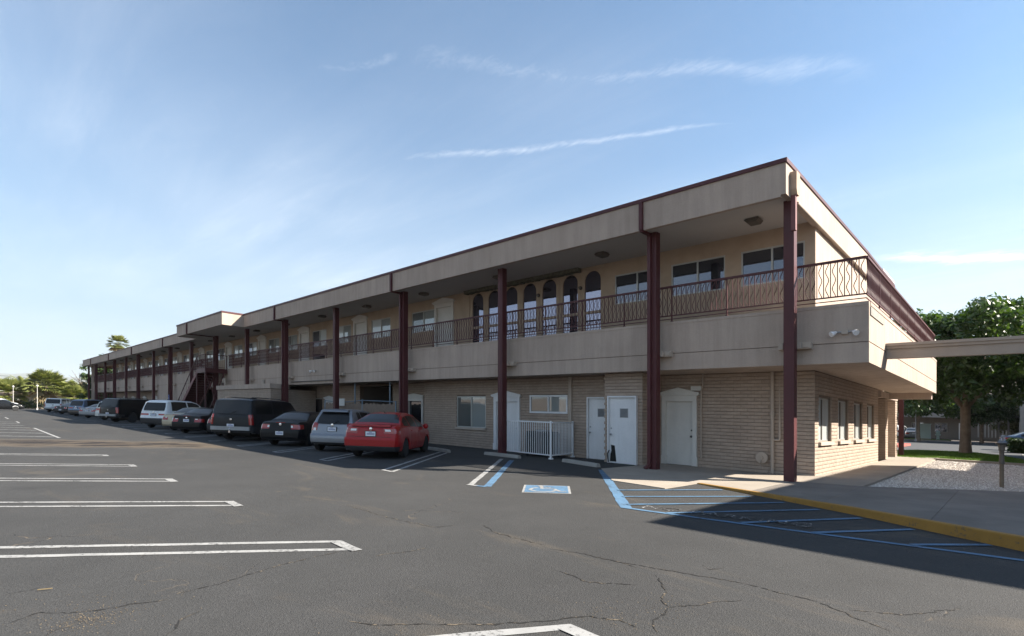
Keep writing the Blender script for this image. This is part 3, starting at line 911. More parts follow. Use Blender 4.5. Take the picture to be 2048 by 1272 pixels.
# --- balcony slab: floor, fascia in two bands with a groove, kerb ledge, soffit
mb = MB().box(-102.6, XE + .02, YB + .12, YW, 4.10, 4.30).box(XWE - .1, XE - .14, YW, 29.2, 4.10, 4.30)
mb.build('balcony_floor', 'concrete_grey', motel)
FB = [(XE, -7.77)] + [(-7.77 - 6.35 * i, -7.77 - 6.35 * (i + 1)) for i in range(15)]
mbU, mbL, mbT = MB(), MB(), MB()
segs = [(XE, -44.35), (-47.6, -102.6)]
for a, b in segs:
    mbU.box(b, a, YB, YB + .14, 3.475, 4.33); mbL.box(b, a, YB + .004, YB + .14, 2.98, 3.455); mbT.box(b, a + .0, YB - .012, YB + .15, 4.33, 4.41)
mbU.box(-47.6, -44.35, YB + .02, YB + .14, 3.475, 4.28); mbL.box(-47.6, -44.35, YB + .02, YB + .14, 2.98, 3.455)
mbU.box(XE - .14, XE, YB + .14, 29.3, 3.475, 4.33); mbL.box(XE - .14, XE - .004, YB + .14, 29.3, 2.98, 3.455); mbT.box(XE - .15, XE + .012, YB + .15, 29.3, 4.33, 4.41)
fu = mbU.build('balcony_fascia', 'stucco', motel)
mbL.build('fascia_band', 'stucco', fu); mbT.build('ledge', 'stucco', fu)
MB().box(-102.5, XE - .01, YB + .02, YB + .10, 3.44, 3.49).box(XE - .10, XE - .02, YB + .1, 29.2, 3.44, 3.49).build('groove', 'mortar', fu)
MB().box(-102.5, XE - .14, YB + .14, YW, 2.99, 3.06).box(XWE, XE - .14, YW, 29.25, 2.99, 3.06).build('balcony_soffit', 'stucco', motel)
MB().box(XWE - .6, XE - .14, 28.95, 29.28, 2.72, 2.985).box(-4.75, -4.1, 27.0, 31.3, 2.72, 2.984).build('beam', 'stucco', motel)
# --- roof
mb = MB()
mb.quad((XL + .1, YF + .08, 6.985), (XR - .08, YF + .08, 6.985), (XR - .08, YW + .05, 7.16), (XL + .1, YW + .05, 7.16))
mb.quad((BUMP1 + .05, YBUMP + .05, 6.975), (BUMP0 - .05, YBUMP + .05, 6.975), (BUMP0 - .05, YF + .2, 6.979), (BUMP1 + .05, YF + .2, 6.979))
mb.build('soffit', 'soffit', motel, fix=False)
mb = MB()
def fascia_run(mb, x0, x1, y):
    mb.box(x1, x0, y, y + .12, 6.94, 7.74)
runs = [(XR, -14.1), (-14.1, -26.7), (-26.7, BUMP0), (BUMP1, -64.6), (-64.6, -84), (-84, XL)]
for a, b in runs: fascia_run(mb, (a - .004) if a != XR else XR - .1215, b + .004, YF)
fascia_run(mb, BUMP0 - .0, BUMP1, YBUMP)
mb.box(BUMP0 - .12, BUMP0, YBUMP + .12, YF, 6.94, 7.74); mb.box(BUMP1, BUMP1 + .12, YBUMP + .12, YF, 6.94, 7.74)
mb.box(XL, XL + .12, YF + .12, 29.4, 6.94, 7.74)
rf = mb.build('roof_fascia', 'stucco', motel)
# the end fascia climbs a touch toward the back
mb = MB(); mb.prism([(YF + .0, 6.99), (YF + .12, 6.99), (29.4, 6.99), (29.4, 7.80), (23.4, 7.86), (YF, 7.745)], lambda u, v, w: (w, u, v), XR - .12, XR - .001)
mb.build('end_fascia', 'stucco', rf)
mb = MB()
for a, b in ((XR + .03, BUMP0), (BUMP1, XL - .03)): mb.box(b, a, YF - .035, YF + .14, 7.74, 7.84)
mb.box(BUMP1 - .03, BUMP0 + .03, YBUMP - .035, YBUMP + .14, 7.742, 7.845); mb.box(BUMP0 - .11, BUMP0 + .03, YBUMP + .14, YF - .035, 7.742, 7.845); mb.box(BUMP1 - .03, BUMP1 + .11, YBUMP + .14, YF - .035, 7.742, 7.845)
mb.box(XL - .03, XL + .12, YF + .14, 29.4, 7.74, 7.84)
mb.build('coping', 'maroon', motel)
mb = MB(); mb.prism([(YF + .142, 7.748), (23.4, 7.862), (29.4, 7.802), (29.4, 7.892), (23.4, 7.957), (YF + .142, 7.842)], lambda u, v, w: (w, u, v), XR - .14, XR + .03)
mb.build('end_coping', 'maroon', motel)
MB().box(XL + .12, XR - .125, YF + .125, 29.3, 7.5, 7.7).box(BUMP1 + .125, BUMP0 - .125, YBUMP + .125, YF + .12, 7.5, 7.69).build('roof_deck', 'roof_top', motel)
mb = MB(); mb.tube([(XR + .03, 14.5, 7.0), (XR + .035, 18, 7.0), (XR + .03, 22, 7.01), (XR + .03, 23.5, 6.98)], .035, 8)
mb.build('edge_pipe', 'cream', motel, smooth=40)
MB().box(XR - .6, XR + .02, 26.5, 29.3, 7.95, 8.03).build('skylight', 'white_paint', motel)

# --- columns, brackets, downspouts
cols = [-4.06] + [-7.77 - 6.335 * i for i in range(16)]
for i, x in enumerate(cols):
    zt = 6.985 + (YC - YF) * .0625
    w = .12
    mb = MB().box(x - w, x + w, YC - w, YC + w, -.05, zt)
    c_ = mb.build('column', 'maroon', motel)
    if 0 < i: MB().box(x - .125, x - .121, YC - .03, YC + .03, 0, 6.9).box(x - .05, x + .05, YC - .127, YC - .121, 0.0, 6.95).build('web_plate', 'maroon', c_)
    if x < -40 and x > -50: pass
    else:
        br = MB().box(x - .34, x + .42, YC + .19, YB - .004, 3.36, 3.52).box(x + .13, x + .22, YC + .1, YC + .19, 3.36, 3.52).box(x - .30, x - .21, YC + .12, YC + .19, 3.36, 3.52)
        br.box(x + .24, x + .40, YC + .17, YC + .188, 3.39, 3.49)
        br.build('bracket', 'cream', c_)
    dsp = i in (1, 3, 5, 9, 11, 13, 15) or i == 7
    if dsp:
        yf = YBUMP if i == 7 else YF; xd = x - .05
        mb = MB().box(xd - .05, xd + .05, yf - .10, yf - .003, 6.93, 7.74)
        mb.beam((xd, yf - .05, 6.92), (xd, YC - .17, 6.93), .10, .07)
        mb.box(xd - .07, xd + .03, YC - .22, YC - .13, .1, 6.92)
        mb.beam((xd - .02, YC - .175, .14), (xd - .10, YC - .30, .03), .10, .09)
        mb.build('downspout', 'maroon', c_)
MB().prism([(14.0, 7.18), (14.06, 7.05), (14.22, 7.05), (14.28, 7.18), (14.28, 7.60), (14.0, 7.60)], lambda u, v, w: (w, u, v), XR + .002, XR + .15).build('leader_head', 'stucco_warm', motel)
MB().box(XR + .01, XR + .11, 14.05, 14.17, 6.2, 7.05).build('downspout', 'maroon_faded', motel)
# --- soffit lights and floodlights
for k in range(19):
    x = -5.2 - 4.93 * k; zc = 6.985 + (15.1 - YF) * .0625
    b = MB().box(x - .16, x + .16, 14.94, 15.26, zc - .05, zc - .003).build('ceiling_light', 'bronze', motel)
    MB().prism([(x - .2, zc - .05), (x + .2, zc - .05), (x + .13, zc - .13), (x - .13, zc - .13)], lambda u, v, w: (u, w, v), 14.92, 15.28).build('lens', 'bronze', b)
def flood(x, y, z):
    b = MB().box(x - .07, x + .07, y - .06, y - .002, z - .05, z + .05).build('floodlight', 'cream', motel)
    for sx in (-1, 1):
        mb = MB().tube([(x + sx * .07, y - .04, z), (x + sx * .16, y - .06, z)], .018, 8)
        mb.build('arm', 'grey_metal', b, smooth=40)
        p = Vector((x + sx * .17, y - .07, z)); d = Vector((sx * .55, -.6, -.35)).normalized()
        hd = MB(); hd.tube([p, p + d * .05, p + d * .12, p + d * .15], [.03, .045, .07, .066], 12)
        hd.build('lamp_head', 'lamp_clear', b, smooth=50)
flood(-2.95, YB, 3.72); flood(-30.0, YB, 3.75)

# --- railings
rails = MB(); rail_sp = []
def rail_run(p, q, posts=True, skip=()):
    p = Vector((*p, 0)); q = Vector((*q, 0)); d = (q - p).normalized(); L = (q - p).length
    u = Vector((0, 0, 1))
    rails.beam(p + u * 5.46, q + u * 5.46, .065, .055); rails.beam(p + u * 4.60, q + u * 4.60, .035, .03); rails.beam(p + u * 4.50, q + u * 4.50, .025, .02)
    n = int(L / .0742)
    for i in range(1, n + 1):
        c_ = p + d * (i * .0742)
        if i % 22 == 0: rail_sp.append((c_, d, 'post'))
        else: rail_sp.append((c_, d, 'wave' if i % 2 else 'bar'))
YRL = YB + .06
rail_run((XE - .06, YRL), (-44.35, YRL)); rail_run((-47.6, YRL), (-101.8, YRL)); rail_run((XE - .06, YRL), (XE - .06, 29.2))
rail_o = rails.build('railing', 'maroon', motel)
bar = MB().box(-.0095, .0095, -.0095, .0095, 0, .85).mesh('picket'); 
wv = MB(); wv.tube([(-.034 * math.cos(2 * math.pi * 2.0 * t / 16), 0, .85 * t / 16) for t in range(17)], .0098, 4); wave = wv.mesh('wavy_picket')
pst = MB().box(-.016, .016, -.016, .016, -.19, .86).box(-.03, .03, -.05, .03, -.19, -.16).beam((0, 0, -.17), (0, -.07, -.20), .03, .05).mesh('rail_post')
for m_ in (bar, wave, pst): m_.materials.append(M['maroon'])
mm = {'bar': bar, 'wave': wave, 'post': pst}
C0 = Vector((0, 0, 1.5))
rail_sp.sort(key=lambda s_: (s_[0] + Vector((0, 0, 5)) - C0).length)
rest = MB(); cnt = 0
for c_, d, k in rail_sp:
    if k == 'post' or cnt < 290:
        o = bpy.data.objects.new({'bar': 'picket', 'wave': 'wavy_picket', 'post': 'rail_post'}[k], mm[k])
        COL.objects.link(o); o.parent = rail_o
        o.location = (c_.x, c_.y, 4.60); o.rotation_euler = (0, 0, math.atan2(d.y, d.x))
        if k != 'post': cnt += 1
    else:
        me_ = mm[k]; i0 = len(rest.v); ca, sa = d.x, d.y
        rest.v += [(c_.x + v.co.x * ca - v.co.y * sa, c_.y + v.co.x * sa + v.co.y * ca, 4.60 + v.co.z) for v in me_.vertices]
        rest.f += [tuple(i0 + i for i in p.vertices) for p in me_.polygons]
rest.build('far_pickets', 'maroon', rail_o, fix=False, kind='stuff')

# --- ground floor walls
YG = 15.90
low_ops_r = [(-8.58, -7.50, -.1, 2.27)]
BR = []          # bricks: (corner, along, out, length, height)
def brick_face(o, u, n, L, H, openings, z0=0.0, seed=1):
    """courses of slump block on a face: origin o, direction u, outward n"""
    r = random.Random(seed); ch, jl, bl = .1065, .010, .40
    k = 0; z = z0
    while z < H - .04:
        h = min(ch - jl, H - z - jl); s_ = -(bl + .006) * (.5 if k % 2 else 0.0)
        while s_ < L:
            a, b = max(0, s_), min(L, s_ + bl)
            parts = [(a, b)]
            for oa, ob, za, zb in openings:
                if z + h > za + .01 and z < zb - .01:
                    new = []
                    for pa, pb in parts:
                        if pb <= oa or pa >= ob: new.append((pa, pb))
                        else:
                            if pa < oa: new.append((pa, oa))
                            if pb > ob: new.append((ob, pb))
                    parts = new
            for pa, pb in parts:
                if pb - pa > .03: BR.append((Vector(o) + Vector(u) * pa + Vector((0, 0, z)), Vector(u), Vector(n), pb - pa, h))
            s_ += bl + .006
        z += ch; k += 1
core = MB()
FR = (-1, 0, 0)
# main wall behind the corner, with its pedimented door
wall_boxes(core, -8.7, XWE - .03, -.1, 3.03, YW + .03, YW + .28, low_ops_r)
brick_face((XWE, YW + .03, 0), (-1, 0, 0), (0, -1, 0), 4.62, 2.98, [(XWE + 7.50, XWE + 8.58, -.1, 2.42)], seed=2)
# end wall with four tall windows
EW = [(16.92, 18.35), (19.2, 20.6), (21.45, 22.85), (23.7, 25.1)]
EZ0, EZ1 = .99, 2.28
cur = YW + .28
for a, b in EW + [(25.9, 25.9)]:
    core.box(XWE - .28, XWE - .03, cur, a, -.1, 3.03)
    if b > a: core.box(XWE - .28, XWE - .03, a, b, -.1, EZ0).box(XWE - .28, XWE - .03, a, b, EZ1, 3.03)
    cur = b
brick_face((XWE - .03, YW, 0), (0, 1, 0), (1, 0, 0), 25.9 - YW, 2.98, [(a - YW, b - YW, EZ0, EZ1) for a, b in EW], seed=3)
# utility closet
MB().box(-10.08, -8.69, 15.23, YW + .02, -.1, 3.03).build('utility_closet', 'mortar', motel)
brick_face((-8.66, 15.23, 0), (-1, 0, 0), (0, -1, 0), 1.45, 2.98, [(.2, 1.24, -.1, 2.24)], seed=4)
brick_face((-8.69, 15.23, 0), (0, 1, 0), (1, 0, 0), 1.27, 2.98, [], seed=5)
# projecting rooms left of it
gl_ops = [(-18.57, -16.65, .88, 2.27), (-16.02, -14.72, -.1, 2.2), (-14.1, -12.2, 1.6, 2.31), (-11.3, -10.4, -.1, 2.24)]
rcm = MB(); wall_boxes(rcm, -20.97, -10.08, -.1, 3.03, YG + .03, YG + .28, gl_ops); rcm.box(-20.97, -20.7, YG + .28, YW + .03, -.1, 3.03); rcm.build('front_wall', 'mortar', motel)
brick_face((-10.08, YG + .03, 0), (-1, 0, 0), (0, -1, 0), 10.89, 2.98, [(-10.08 - b, -10.08 - a, c_, d_) for a, b, c_, d_ in gl_ops], seed=6)
# recess
rc = [(-34.9, -32.6, .7, 2.2), (-32.1, -31.0, -.1, 2.2), (-28.0, -24.6, -.1, 2.9), (-23.2, -21.9, -.1, 2.2)]
rcm = MB(); wall_boxes(rcm, -44.0, -20.97, -.1, 3.03, YW + .03, YW + .28, rc); rcm.build('recess_wall', 'mortar', motel)
brick_face((-20.97, YW + .03, 0), (-1, 0, 0), (0, -1, 0), 12.4, 2.98, [(-20.97 - b, -20.97 - a, c_, d_) for a, b, c_, d_ in rc], seed=7)
# flat-roofed brick store in front of the columns
SX0, SX1, SY = -43.0, -33.45, 13.55
MB().box(SX0, SX1 - .03, SY + .03, YW, -.1, 2.70).build('brick_store', 'mortar', motel)
brick_face((SX1, SY + .03, 0), (-1, 0, 0), (0, -1, 0), 9.55, 2.68, [], seed=8)
brick_face((SX1 - .03, SY + .03, 0), (0, 1, 0), (1, 0, 0), 2.9, 2.68, [], seed=9)
MB().box(SX0 - .08, SX1 + .08, SY - .07, YB - .02, 2.70, 3.0).build('store_parapet', 'stucco', motel)
MB().tube([(-36.2, 14.2, 3.0), (-36.2, 14.2, 3.35)], .12, 12).build('roof_vent', 'cream', motel, smooth=40)
# porch pillars
for y0, seed in ((28.0, 10), (30.6, 11)):
    MB().box(-4.72, -4.13, y0 + .03, y0 + .55, -.05, 2.72).build('porch_pillar', 'mortar', motel)
    brick_face((-4.10, y0 + .03, 0), (-1, 0, 0), (0, -1, 0), .65, 2.72, [], z0=.03, seed=seed)
    brick_face((-4.13, y0 + .0, 0), (0, 1, 0), (1, 0, 0), .58, 2.72, [], z0=.03, seed=seed + 5)
core_o = core.build('brick_wall', 'mortar', motel)
MB().box(-4.2, -4.0, 32.3, 32.5, 0, 4.3).build('column', 'maroon', motel)
# bricks: the 290 that show largest are objects, the rest one mesh
def brick_mesh(L, h, seed, t=.03):
    r = random.Random(seed); mb = MB(); nx = 3
    # local x along, -y out, z up ; slumped, uneven outer face
    cols_ = []
    for i in range(nx + 1):
        x = L * i / nx; e = .004 if 0 < i < nx else .0
        b = r.uniform(-.0015, .002)
        cols_.append([(x, 0, 0), (x, -t - b + (.002 if i in (0, nx) else 0), .003), (x, -t - b - e - r.uniform(0, .0015), h * .5), (x, -t - b + .001 + r.uniform(-.001, .001), h - .003), (x, 0, h)])
    for i in range(nx):
        for k in range(4): mb.quad(cols_[i][k], cols_[i + 1][k], cols_[i + 1][k + 1], cols_[i][k + 1])
    mb.quad(*cols_[0][::-1]); mb.quad(*cols_[nx])
    return mb
def px(bk):
    p = bk[0] + bk[1] * bk[3] * .5; d = (p - C0); dist = d.length
    return -d.normalized().dot(bk[2]) * bk[3] / dist ** 2
BR.sort(key=px, reverse=True)
protos = {}
rest = MB()
for i, (p, u, n, L, h) in enumerate(BR):
    sd = i % 5 if i < 290 else i % 11
    if i < 290:
        key = (round(L, 2), round(h, 3), sd)
        if key not in protos:
            me_ = brick_mesh(round(L, 2), h, sd).mesh('brick'); me_.materials.append(M['brick']); protos[key] = me_
        o = bpy.data.objects.new('brick', protos[key]); COL.objects.link(o); o.parent = core_o
        # local +x = along such that -y local = outward
        xl = Vector((0, 0, 1)).cross(n) ; 
        st = p if xl.dot(u) > 0 else p + u * L
        o.location = st; o.rotation_euler = (0, 0, math.atan2(xl.y, xl.x))
    else:
        xl = Vector((0, 0, 1)).cross(n); st = p if xl.dot(u) > 0 else p + u * L
        if (p - C0).length < 40:
            b = brick_mesh(L, h, sd * 7 + 1)
            i0 = len(rest.v)
            rest.v += [tuple(st + xl * v[0] - n * v[1] + Vector((0, 0, v[2]))) for v in b.v]; rest.f += [tuple(i0 + k for k in f) for f in b.f]
        else:
            a0 = st; t_ = n * (.03 + rnd.uniform(-.003, .004)); a1 = st + xl * L; z_ = Vector((0, 0, h))
            i0 = len(rest.v); rest.v += [tuple(q) for q in (a0 + t_, a1 + t_, a1 + t_ + z_, a0 + t_ + z_, a0, a1, a1 + z_, a0 + z_)]
            rest.f += [(i0, i0 + 1, i0 + 2, i0 + 3), (i0 + 3, i0 + 2, i0 + 6, i0 + 7), (i0, i0 + 4, i0 + 5, i0 + 1), (i0, i0 + 3, i0 + 7, i0 + 4), (i0 + 1, i0 + 5, i0 + 6, i0 + 2)]
rest.build('brickwork', 'brick', core_o, fix=False, kind='stuff')

# ground-floor doors and windows
d_ = door(-8.65, -7.43, .02, 2.14, YW, 2.52, 'offwhite')
door(-9.93, -8.83, 0.0, 2.18, 15.125, None, 'white_paint', louver=True, knob_left=True, surround=.05)
door(-11.32, -10.25, 0.0, 2.18, YG, None, 'white_paint', louver=True, knob_left=True, surround=.05)
door(-16.12, -14.62, 0.0, 2.08, YG, 2.46, 'white_paint')
# broken lower corner of the closet door
MB().prism([(-9.86, .05), (-9.62, .05), (-9.68, .58), (-9.82, .6), (-9.80, .4), (-9.84, .3)], lambda u, v, w: (u, w, v), 15.172, 15.183).build('broken_panel', 'dark_void', motel)
MB().tube([(-9.88, 15.1, .02), (-9.9, 15.08, .3), (-9.84, 15.1, .42)], .02, 8).build('standpipe', 'dark_metal', motel, smooth=40)
window(-18.57, -16.65, .88, 2.27, YG, 'g', sill='cream')
window(-14.1, -12.2, 1.6, 2.31, YG - .03, 'g', fm='white_paint', fw=.07)
MB().box(-12.12, -11.98, YG - .06, YG - .001, 0, 2.985).build('pilaster', 'cream', motel)
MB().box(-10.22, -10.16, YG - .10, YG - .0, 2.55, 2.8).build('wall_box', 'offwhite', motel)
for a, b in EW:
    w = MB().box(XWE - .14, XWE - .09, a, a + .05, EZ0, EZ1).box(XWE - .14, XWE - .09, b - .05, b, EZ0, EZ1).box(XWE - .14, XWE - .09, a + .05, b - .05, EZ1 - .05, EZ1).box(XWE - .14, XWE - .09, a + .05, b - .05, EZ0, EZ0 + .05).build('window', 'aluminium', motel)
    MB().box(XWE - .13, XWE - .088, (a + b) / 2 - .04, (a + b) / 2 + .02, EZ0 + .05, EZ1 - .05).build('mullion', 'bronze', w)
    MB().box(XWE - .125, XWE - .115, a + .05, (a + b) / 2 - .04, EZ0 + .05, EZ1 - .05).build('pane', 'glass_blind', w)
    MB().box(XWE - .125, XWE - .115, (a + b) / 2 + .02, b - .05, EZ0 + .05, EZ1 - .05).build('pane', 'glass_blind', w)
    MB().box(XWE - .10, XWE + .07, a - .04, b + .04, EZ0 - .10, EZ0 - .005).build('sill', 'cream', w)
for k, (xp, z0, z1, r) in enumerate(((-5.13, .02, 2.98, .05), (-4.93, 1.05, 2.98, .035), (-7.25, .5, 2.3, .025))):
    pth = [(xp, YW - .07, z0), (xp, YW - .07, z1)]
    if k == 1: pth = [(-5.10, YW - .07, 1.0), (-4.96, YW - .07, 1.0), (-4.93, YW - .07, 1.04), (-4.93, YW - .07, 2.98)]
    if k == 2: pth = [(-7.27, YW - .06, .3), (-7.27, YW - .06, 2.45), (-7.21, YW - .06, 2.6), (-7.21, YW - .06, 2.98)]
    p_ = MB().tube(pth, r, 10).build('pipe', 'cream', motel, smooth=40)
    if k == 0:
        MB().tube([(xp, YW - .07, 1.72), (xp, YW - .07, 1.80)], .066, 10).tube([(xp, YW - .07, .35), (xp, YW - .07, .42)], .066, 10).tube([(xp, YW - .07, .98), (xp, YW - .07, 1.06)], .064, 10).build('collar', 'cream', p_, smooth=40)
bell = MB().lathe([(.0, -.16), (.05, -.155), (.06, -.12), (.16, -.115), (.175, -.10), (.175, -.06), (.05, -.05), (.05, 0)], (-5.42, YW, .46), 'y', 20).build('alarm_bell', 'cream', motel, smooth=35)
MB().tube([(-5.42, YW - .12, .42), (-5.42, YW - .17, .36), (-5.42, YW - .16, .22)], .02, 8).build('spout', 'cream', bell, smooth=40)
MB().box(-7.62, -7.28, YW - .05, YW, 2.46, 2.60).build('meter_box', 'offwhite', motel)
# recess fittings
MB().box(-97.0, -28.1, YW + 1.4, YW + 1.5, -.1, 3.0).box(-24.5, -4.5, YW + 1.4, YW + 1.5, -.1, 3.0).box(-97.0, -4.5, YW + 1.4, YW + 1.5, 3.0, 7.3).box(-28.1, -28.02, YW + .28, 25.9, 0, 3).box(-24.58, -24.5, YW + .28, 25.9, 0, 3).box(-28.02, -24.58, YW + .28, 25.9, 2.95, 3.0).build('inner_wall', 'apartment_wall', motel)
MB().box(-97.0, XWE - .26, 28.8, 29.0, -.1, 7.3).box(-97.0, -6.0, 26.0, 26.2, -.1, 3.0).build('rear_wall', 'stucco', motel)
w = window(-34.9, -32.6, .7, 2.2, YW, 'd')
door(-32.15, -30.95, .02, 2.0, YW, 2.32, 'white_paint')
door(-23.25, -21.85, .02, 2.1, YW, 2.42, 'offwhite', leafm='glass_dark')
# far ground floor, flush with the fascia
mb = MB(); fo = [(-61.6, -60.0, .9, 2.1), (-57.6, -56.9, .9, 2.1)]
wall_boxes(mb, -65.0, -53.0, -.1, 2.98, YB + .02, YB + .2, fo)
mb.box(-96, -65.0, YW + .1, YW + .3, -.1, 2.98).box(-53.0, -44.0, YW + .1, YW + .3, -.1, 2.98)
mb.build('lower_wall', 'stucco', motel)
window(-61.6, -60.0, .9, 2.1, YB + .02, 'g'); window(-57.6, -56.9, .9, 2.1, YB + .02, 'd')
for x in (-68.5, -73.5, -79, -85, -90): door(x - .7, x + .7, .02, 2.1, YW + .08, 2.45, 'white_paint')
# pierced-block screens that close the far end
sc = MB(); cell = .42
for z0, z1 in ((0.0, 2.98), (4.3, 7.0)):
    nx, nz = int(2.6 / cell), int((z1 - z0) / cell)
    for i in range(nx + 1): sc.box(-101.6, -101.45, YC + .3 + i * cell - .05, YC + .3 + i * cell + .05, z0, z1)
    for k in range(nz + 1): sc.box(-101.59, -101.46, YC + .3, YC + .3 + nx * cell, z0 + k * cell - .05, z0 + k * cell + .05)
sc.build('block_screen', 'maroon', motel)
MB().box(-101.6, -101.3, YC + .15, YC + .65, 0, 6.98).build('end_pier', 'stucco', motel)
MB().box(-97.1, -96.8, YW - .01, 29, 0, 7.2).build('end_wall', 'stucco', motel)

# --- outside stair
LX0, LX1, LY0 = -44.4, -46.4, 13.15
mb = MB().box(LX1, LX0, LY0, YB - .02, 4.22, 4.32).box(LX1, LX0, LY0 - .04, LY0, 4.02, 4.36).box(LX0, LX0 + .05, LY0 - .04, YB - .02, 4.02, 4.36)
st_o = mb.build('outside_stair', 'maroon', motel)
ntr = 22; run = .285; rise = 4.3 / (ntr + 1)
for k in range(ntr):
    x = LX1 - run * (k + .5); z = 4.3 - rise * (k + 1)
    MB().box(x - run / 2 - .01, x + run / 2 + .01, LY0 + .05, YB - .25, z - .05, z).build('tread', 'maroon', st_o)
    MB().box(x + run / 2 - .03, x + run / 2 - .012, LY0 + .06, YB - .26, z + .001, z + rise - .051).build('riser', 'maroon', st_o)
bx, bz = LX1 - run * ntr, .05
for y_ in (LY0, YB - .22):
    MB().beam((LX1 + .05, y_, 4.12), (bx, y_, bz + .1), .05, .30, up=(0, 0, 1)).build('stringer', 'maroon_faded', st_o)
# under-stair shade board (closed soffit of the flight)
hr = MB()
for y_ in (LY0, YB - .22):
    hr.beam((LX1, y_, 5.30), (bx, y_, bz + 1.0), .05, .05)
    for k in range(0, 23, 2):
        x = LX1 - run * k; z = 4.3 - rise * k
        if y_ == LY0 or k % 4 == 0: hr.beam((x, y_, z), (x, y_, z + 1.0), .02, .02)
    hr.beam((bx, y_, bz), (bx, y_, bz + 1.05), .05, .05)
hr.beam((LX1, LY0, 5.40), (LX0, LY0, 5.40), .05, .05).beam((LX0, LY0, 5.40), (LX0, YB, 5.40), .05, .05).beam((LX1, LY0, 4.45), (LX0, LY0, 4.45), .03, .03).beam((LX0, LY0, 4.45), (LX0, YB, 4.45), .03, .03)
for x, y_ in ((LX1, LY0), (LX0, LY0), (LX0, YB - .05)): hr.beam((x, y_, 4.2), (x, y_, 5.42), .05, .05)
for k in range(1, 14): hr.beam((LX1 + k * .145, LY0, 4.45), (LX1 + k * .145, LY0, 5.4), .016, .016)
for k in range(1, 11): hr.beam((LX0, LY0 + k * .145, 4.45), (LX0, LY0 + k * .145, 5.4), .016, .016)
hr.build('handrail', 'maroon', st_o)
sp = MB().beam((LX0, LY0, 0), (LX0, LY0, 4.05), .09, .09).beam((LX1, LY0, 0), (LX1, LY0, 4.05), .09, .09).beam((LX0, YB - .3, 0), (LX0, YB - .3, 4.05), .09, .09)
sp.beam((LX0, LY0, .4), (LX0, YB - .3, 3.9), .06, .06).beam((LX0 + .07, YB - .3, .4), (LX0 + .07, LY0, 3.9), .06, .06)
sp.build('support_posts', 'maroon', st_o)
MB().tube([(-43.7, 14.3, 3.0), (-43.7, 14.3, 3.45), (-43.85, 14.3, 3.6), (-44.1, 14.3, 3.6), (-44.1, 14.3, 3.3)], .09, 10).build('vent_pipe', 'cream', motel, smooth=40)
MB().tube([(-27.0, YB - .05, 3.15), (-33.0, YB - .05, 3.15)], .03, 8).build('conduit', 'bronze', motel, smooth=40)
# --- loose things by the wall
ac = thing('air_conditioner', (-12.75, 15.1, 0), 'dark box-shaped air conditioner behind the white picket enclosure', 'air conditioner')
mb = MB().box(-.5, .5, -.33, .33, .08, .12).box(-.5, .5, -.33, .33, .86, .92)
for sx in (-1, 1):
    for sy in (-1, 1): mb.box(sx * .5 - .03, sx * .5 + .03, sy * .33 - .03, sy * .33 + .03, .0, .86)
mb.build('cabinet', 'dark_metal', ac, loc=(0, 0, 0))
g = MB()
for k in range(16): g.box(-.47, .47, -.325, -.31, .14 + k * .045, .165 + k * .045).box(-.47, .47, .31, .325, .14 + k * .045, .165 + k * .045)
g.box(-.46, .46, -.30, .30, .12, .85)
g.build('grille', 'dark_metal', ac, loc=(0, 0, 0))
MB().lathe([(.26, 0), (.26, .05), (.05, .06)], (0, 0, .92), 'z', 16).build('fan_guard', 'grey_metal', ac, loc=(0, 0, 0))
def picket_panel(p, q, parent, h=1.28):
    p = Vector((*p, 0)); q = Vector((*q, 0)); d = (q - p).normalized(); L = (q - p).length; u = Vector((0, 0, 1))
    mb = MB().beam(p + u * .14, q + u * .14, .04, .04).beam(p + u * h, q + u * h, .045, .045)
    mb.build('rail', 'white_paint', parent)
    n = int(L / .105)
    for i in range(1, n):
        c_ = p + d * (L * i / n); MB().box(c_.x - .009, c_.x + .009, c_.y - .009, c_.y + .009, .12, h).build('bar', 'white_paint', parent, fix=False)
fe = thing('picket_enclosure', (-12.5, 14.5, 0), 'white metal bar fence round the air conditioner at the motel wall', 'fence', world=True)
picket_panel((-14.1, 14.48), (-11.7, 14.25), fe); picket_panel((-11.62, 14.28), (-11.9, 15.8), fe); 
for x, y_ in ((-14.12, 14.48), (-11.66, 14.25), (-11.9, 15.82)):
    b = MB().box(x - .03, x + .03, y_ - .03, y_ + .03, 0, 1.33).box(x - .06, x + .06, y_ - .06, y_ + .06, 0, .05).build('post', 'white_paint', fe)
cf = thing('chain_link_fence', (-25.7, 15.0, 0), 'brown slatted chain-link fence with steel poles in the shaded recess', 'fence', world=True)
for k, (x, h_) in enumerate(((-29.3, 2.05), (-25.2, 2.1), (-22.1, 2.0), (-26.2, 2.98), (-22.83, 2.98))):
    MB().tube([(x, 15.0 + .15 * (h_ > 2.5), 0), (x, 15.0 + .15 * (h_ > 2.5), h_)], .035, 8).build('pole', 'blue_metal', cf, smooth=40)
MB().tube([(-29.3, 15.0, 2.0), (-27.2, 15.0, 1.92), (-25.2, 15.0, 2.03), (-22.1, 15.0, 1.97)], .02, 8).build('top_rail', 'blue_metal', cf, smooth=40)
x = -29.25
while x < -22.15:
    MB().box(x, x + .075, 15.0 - .008, 15.0 + .008, .05, 1.86 + rnd.uniform(-.04, .04)).build('slat', 'slat_brown', cf, fix=False); x += .085
sg = MB().box(-27.75, -26.95, 14.93, 14.95, 1.72, 2.12); tag(sg.build('notice_board', 'offwhite'), 'blank pale board hung on the brown slatted fence', 'sign')
pl_ = thing('planter_tub', (-30.6, 15.3, 4.3), 'round dark tub standing on the balcony by the railing', 'tub')
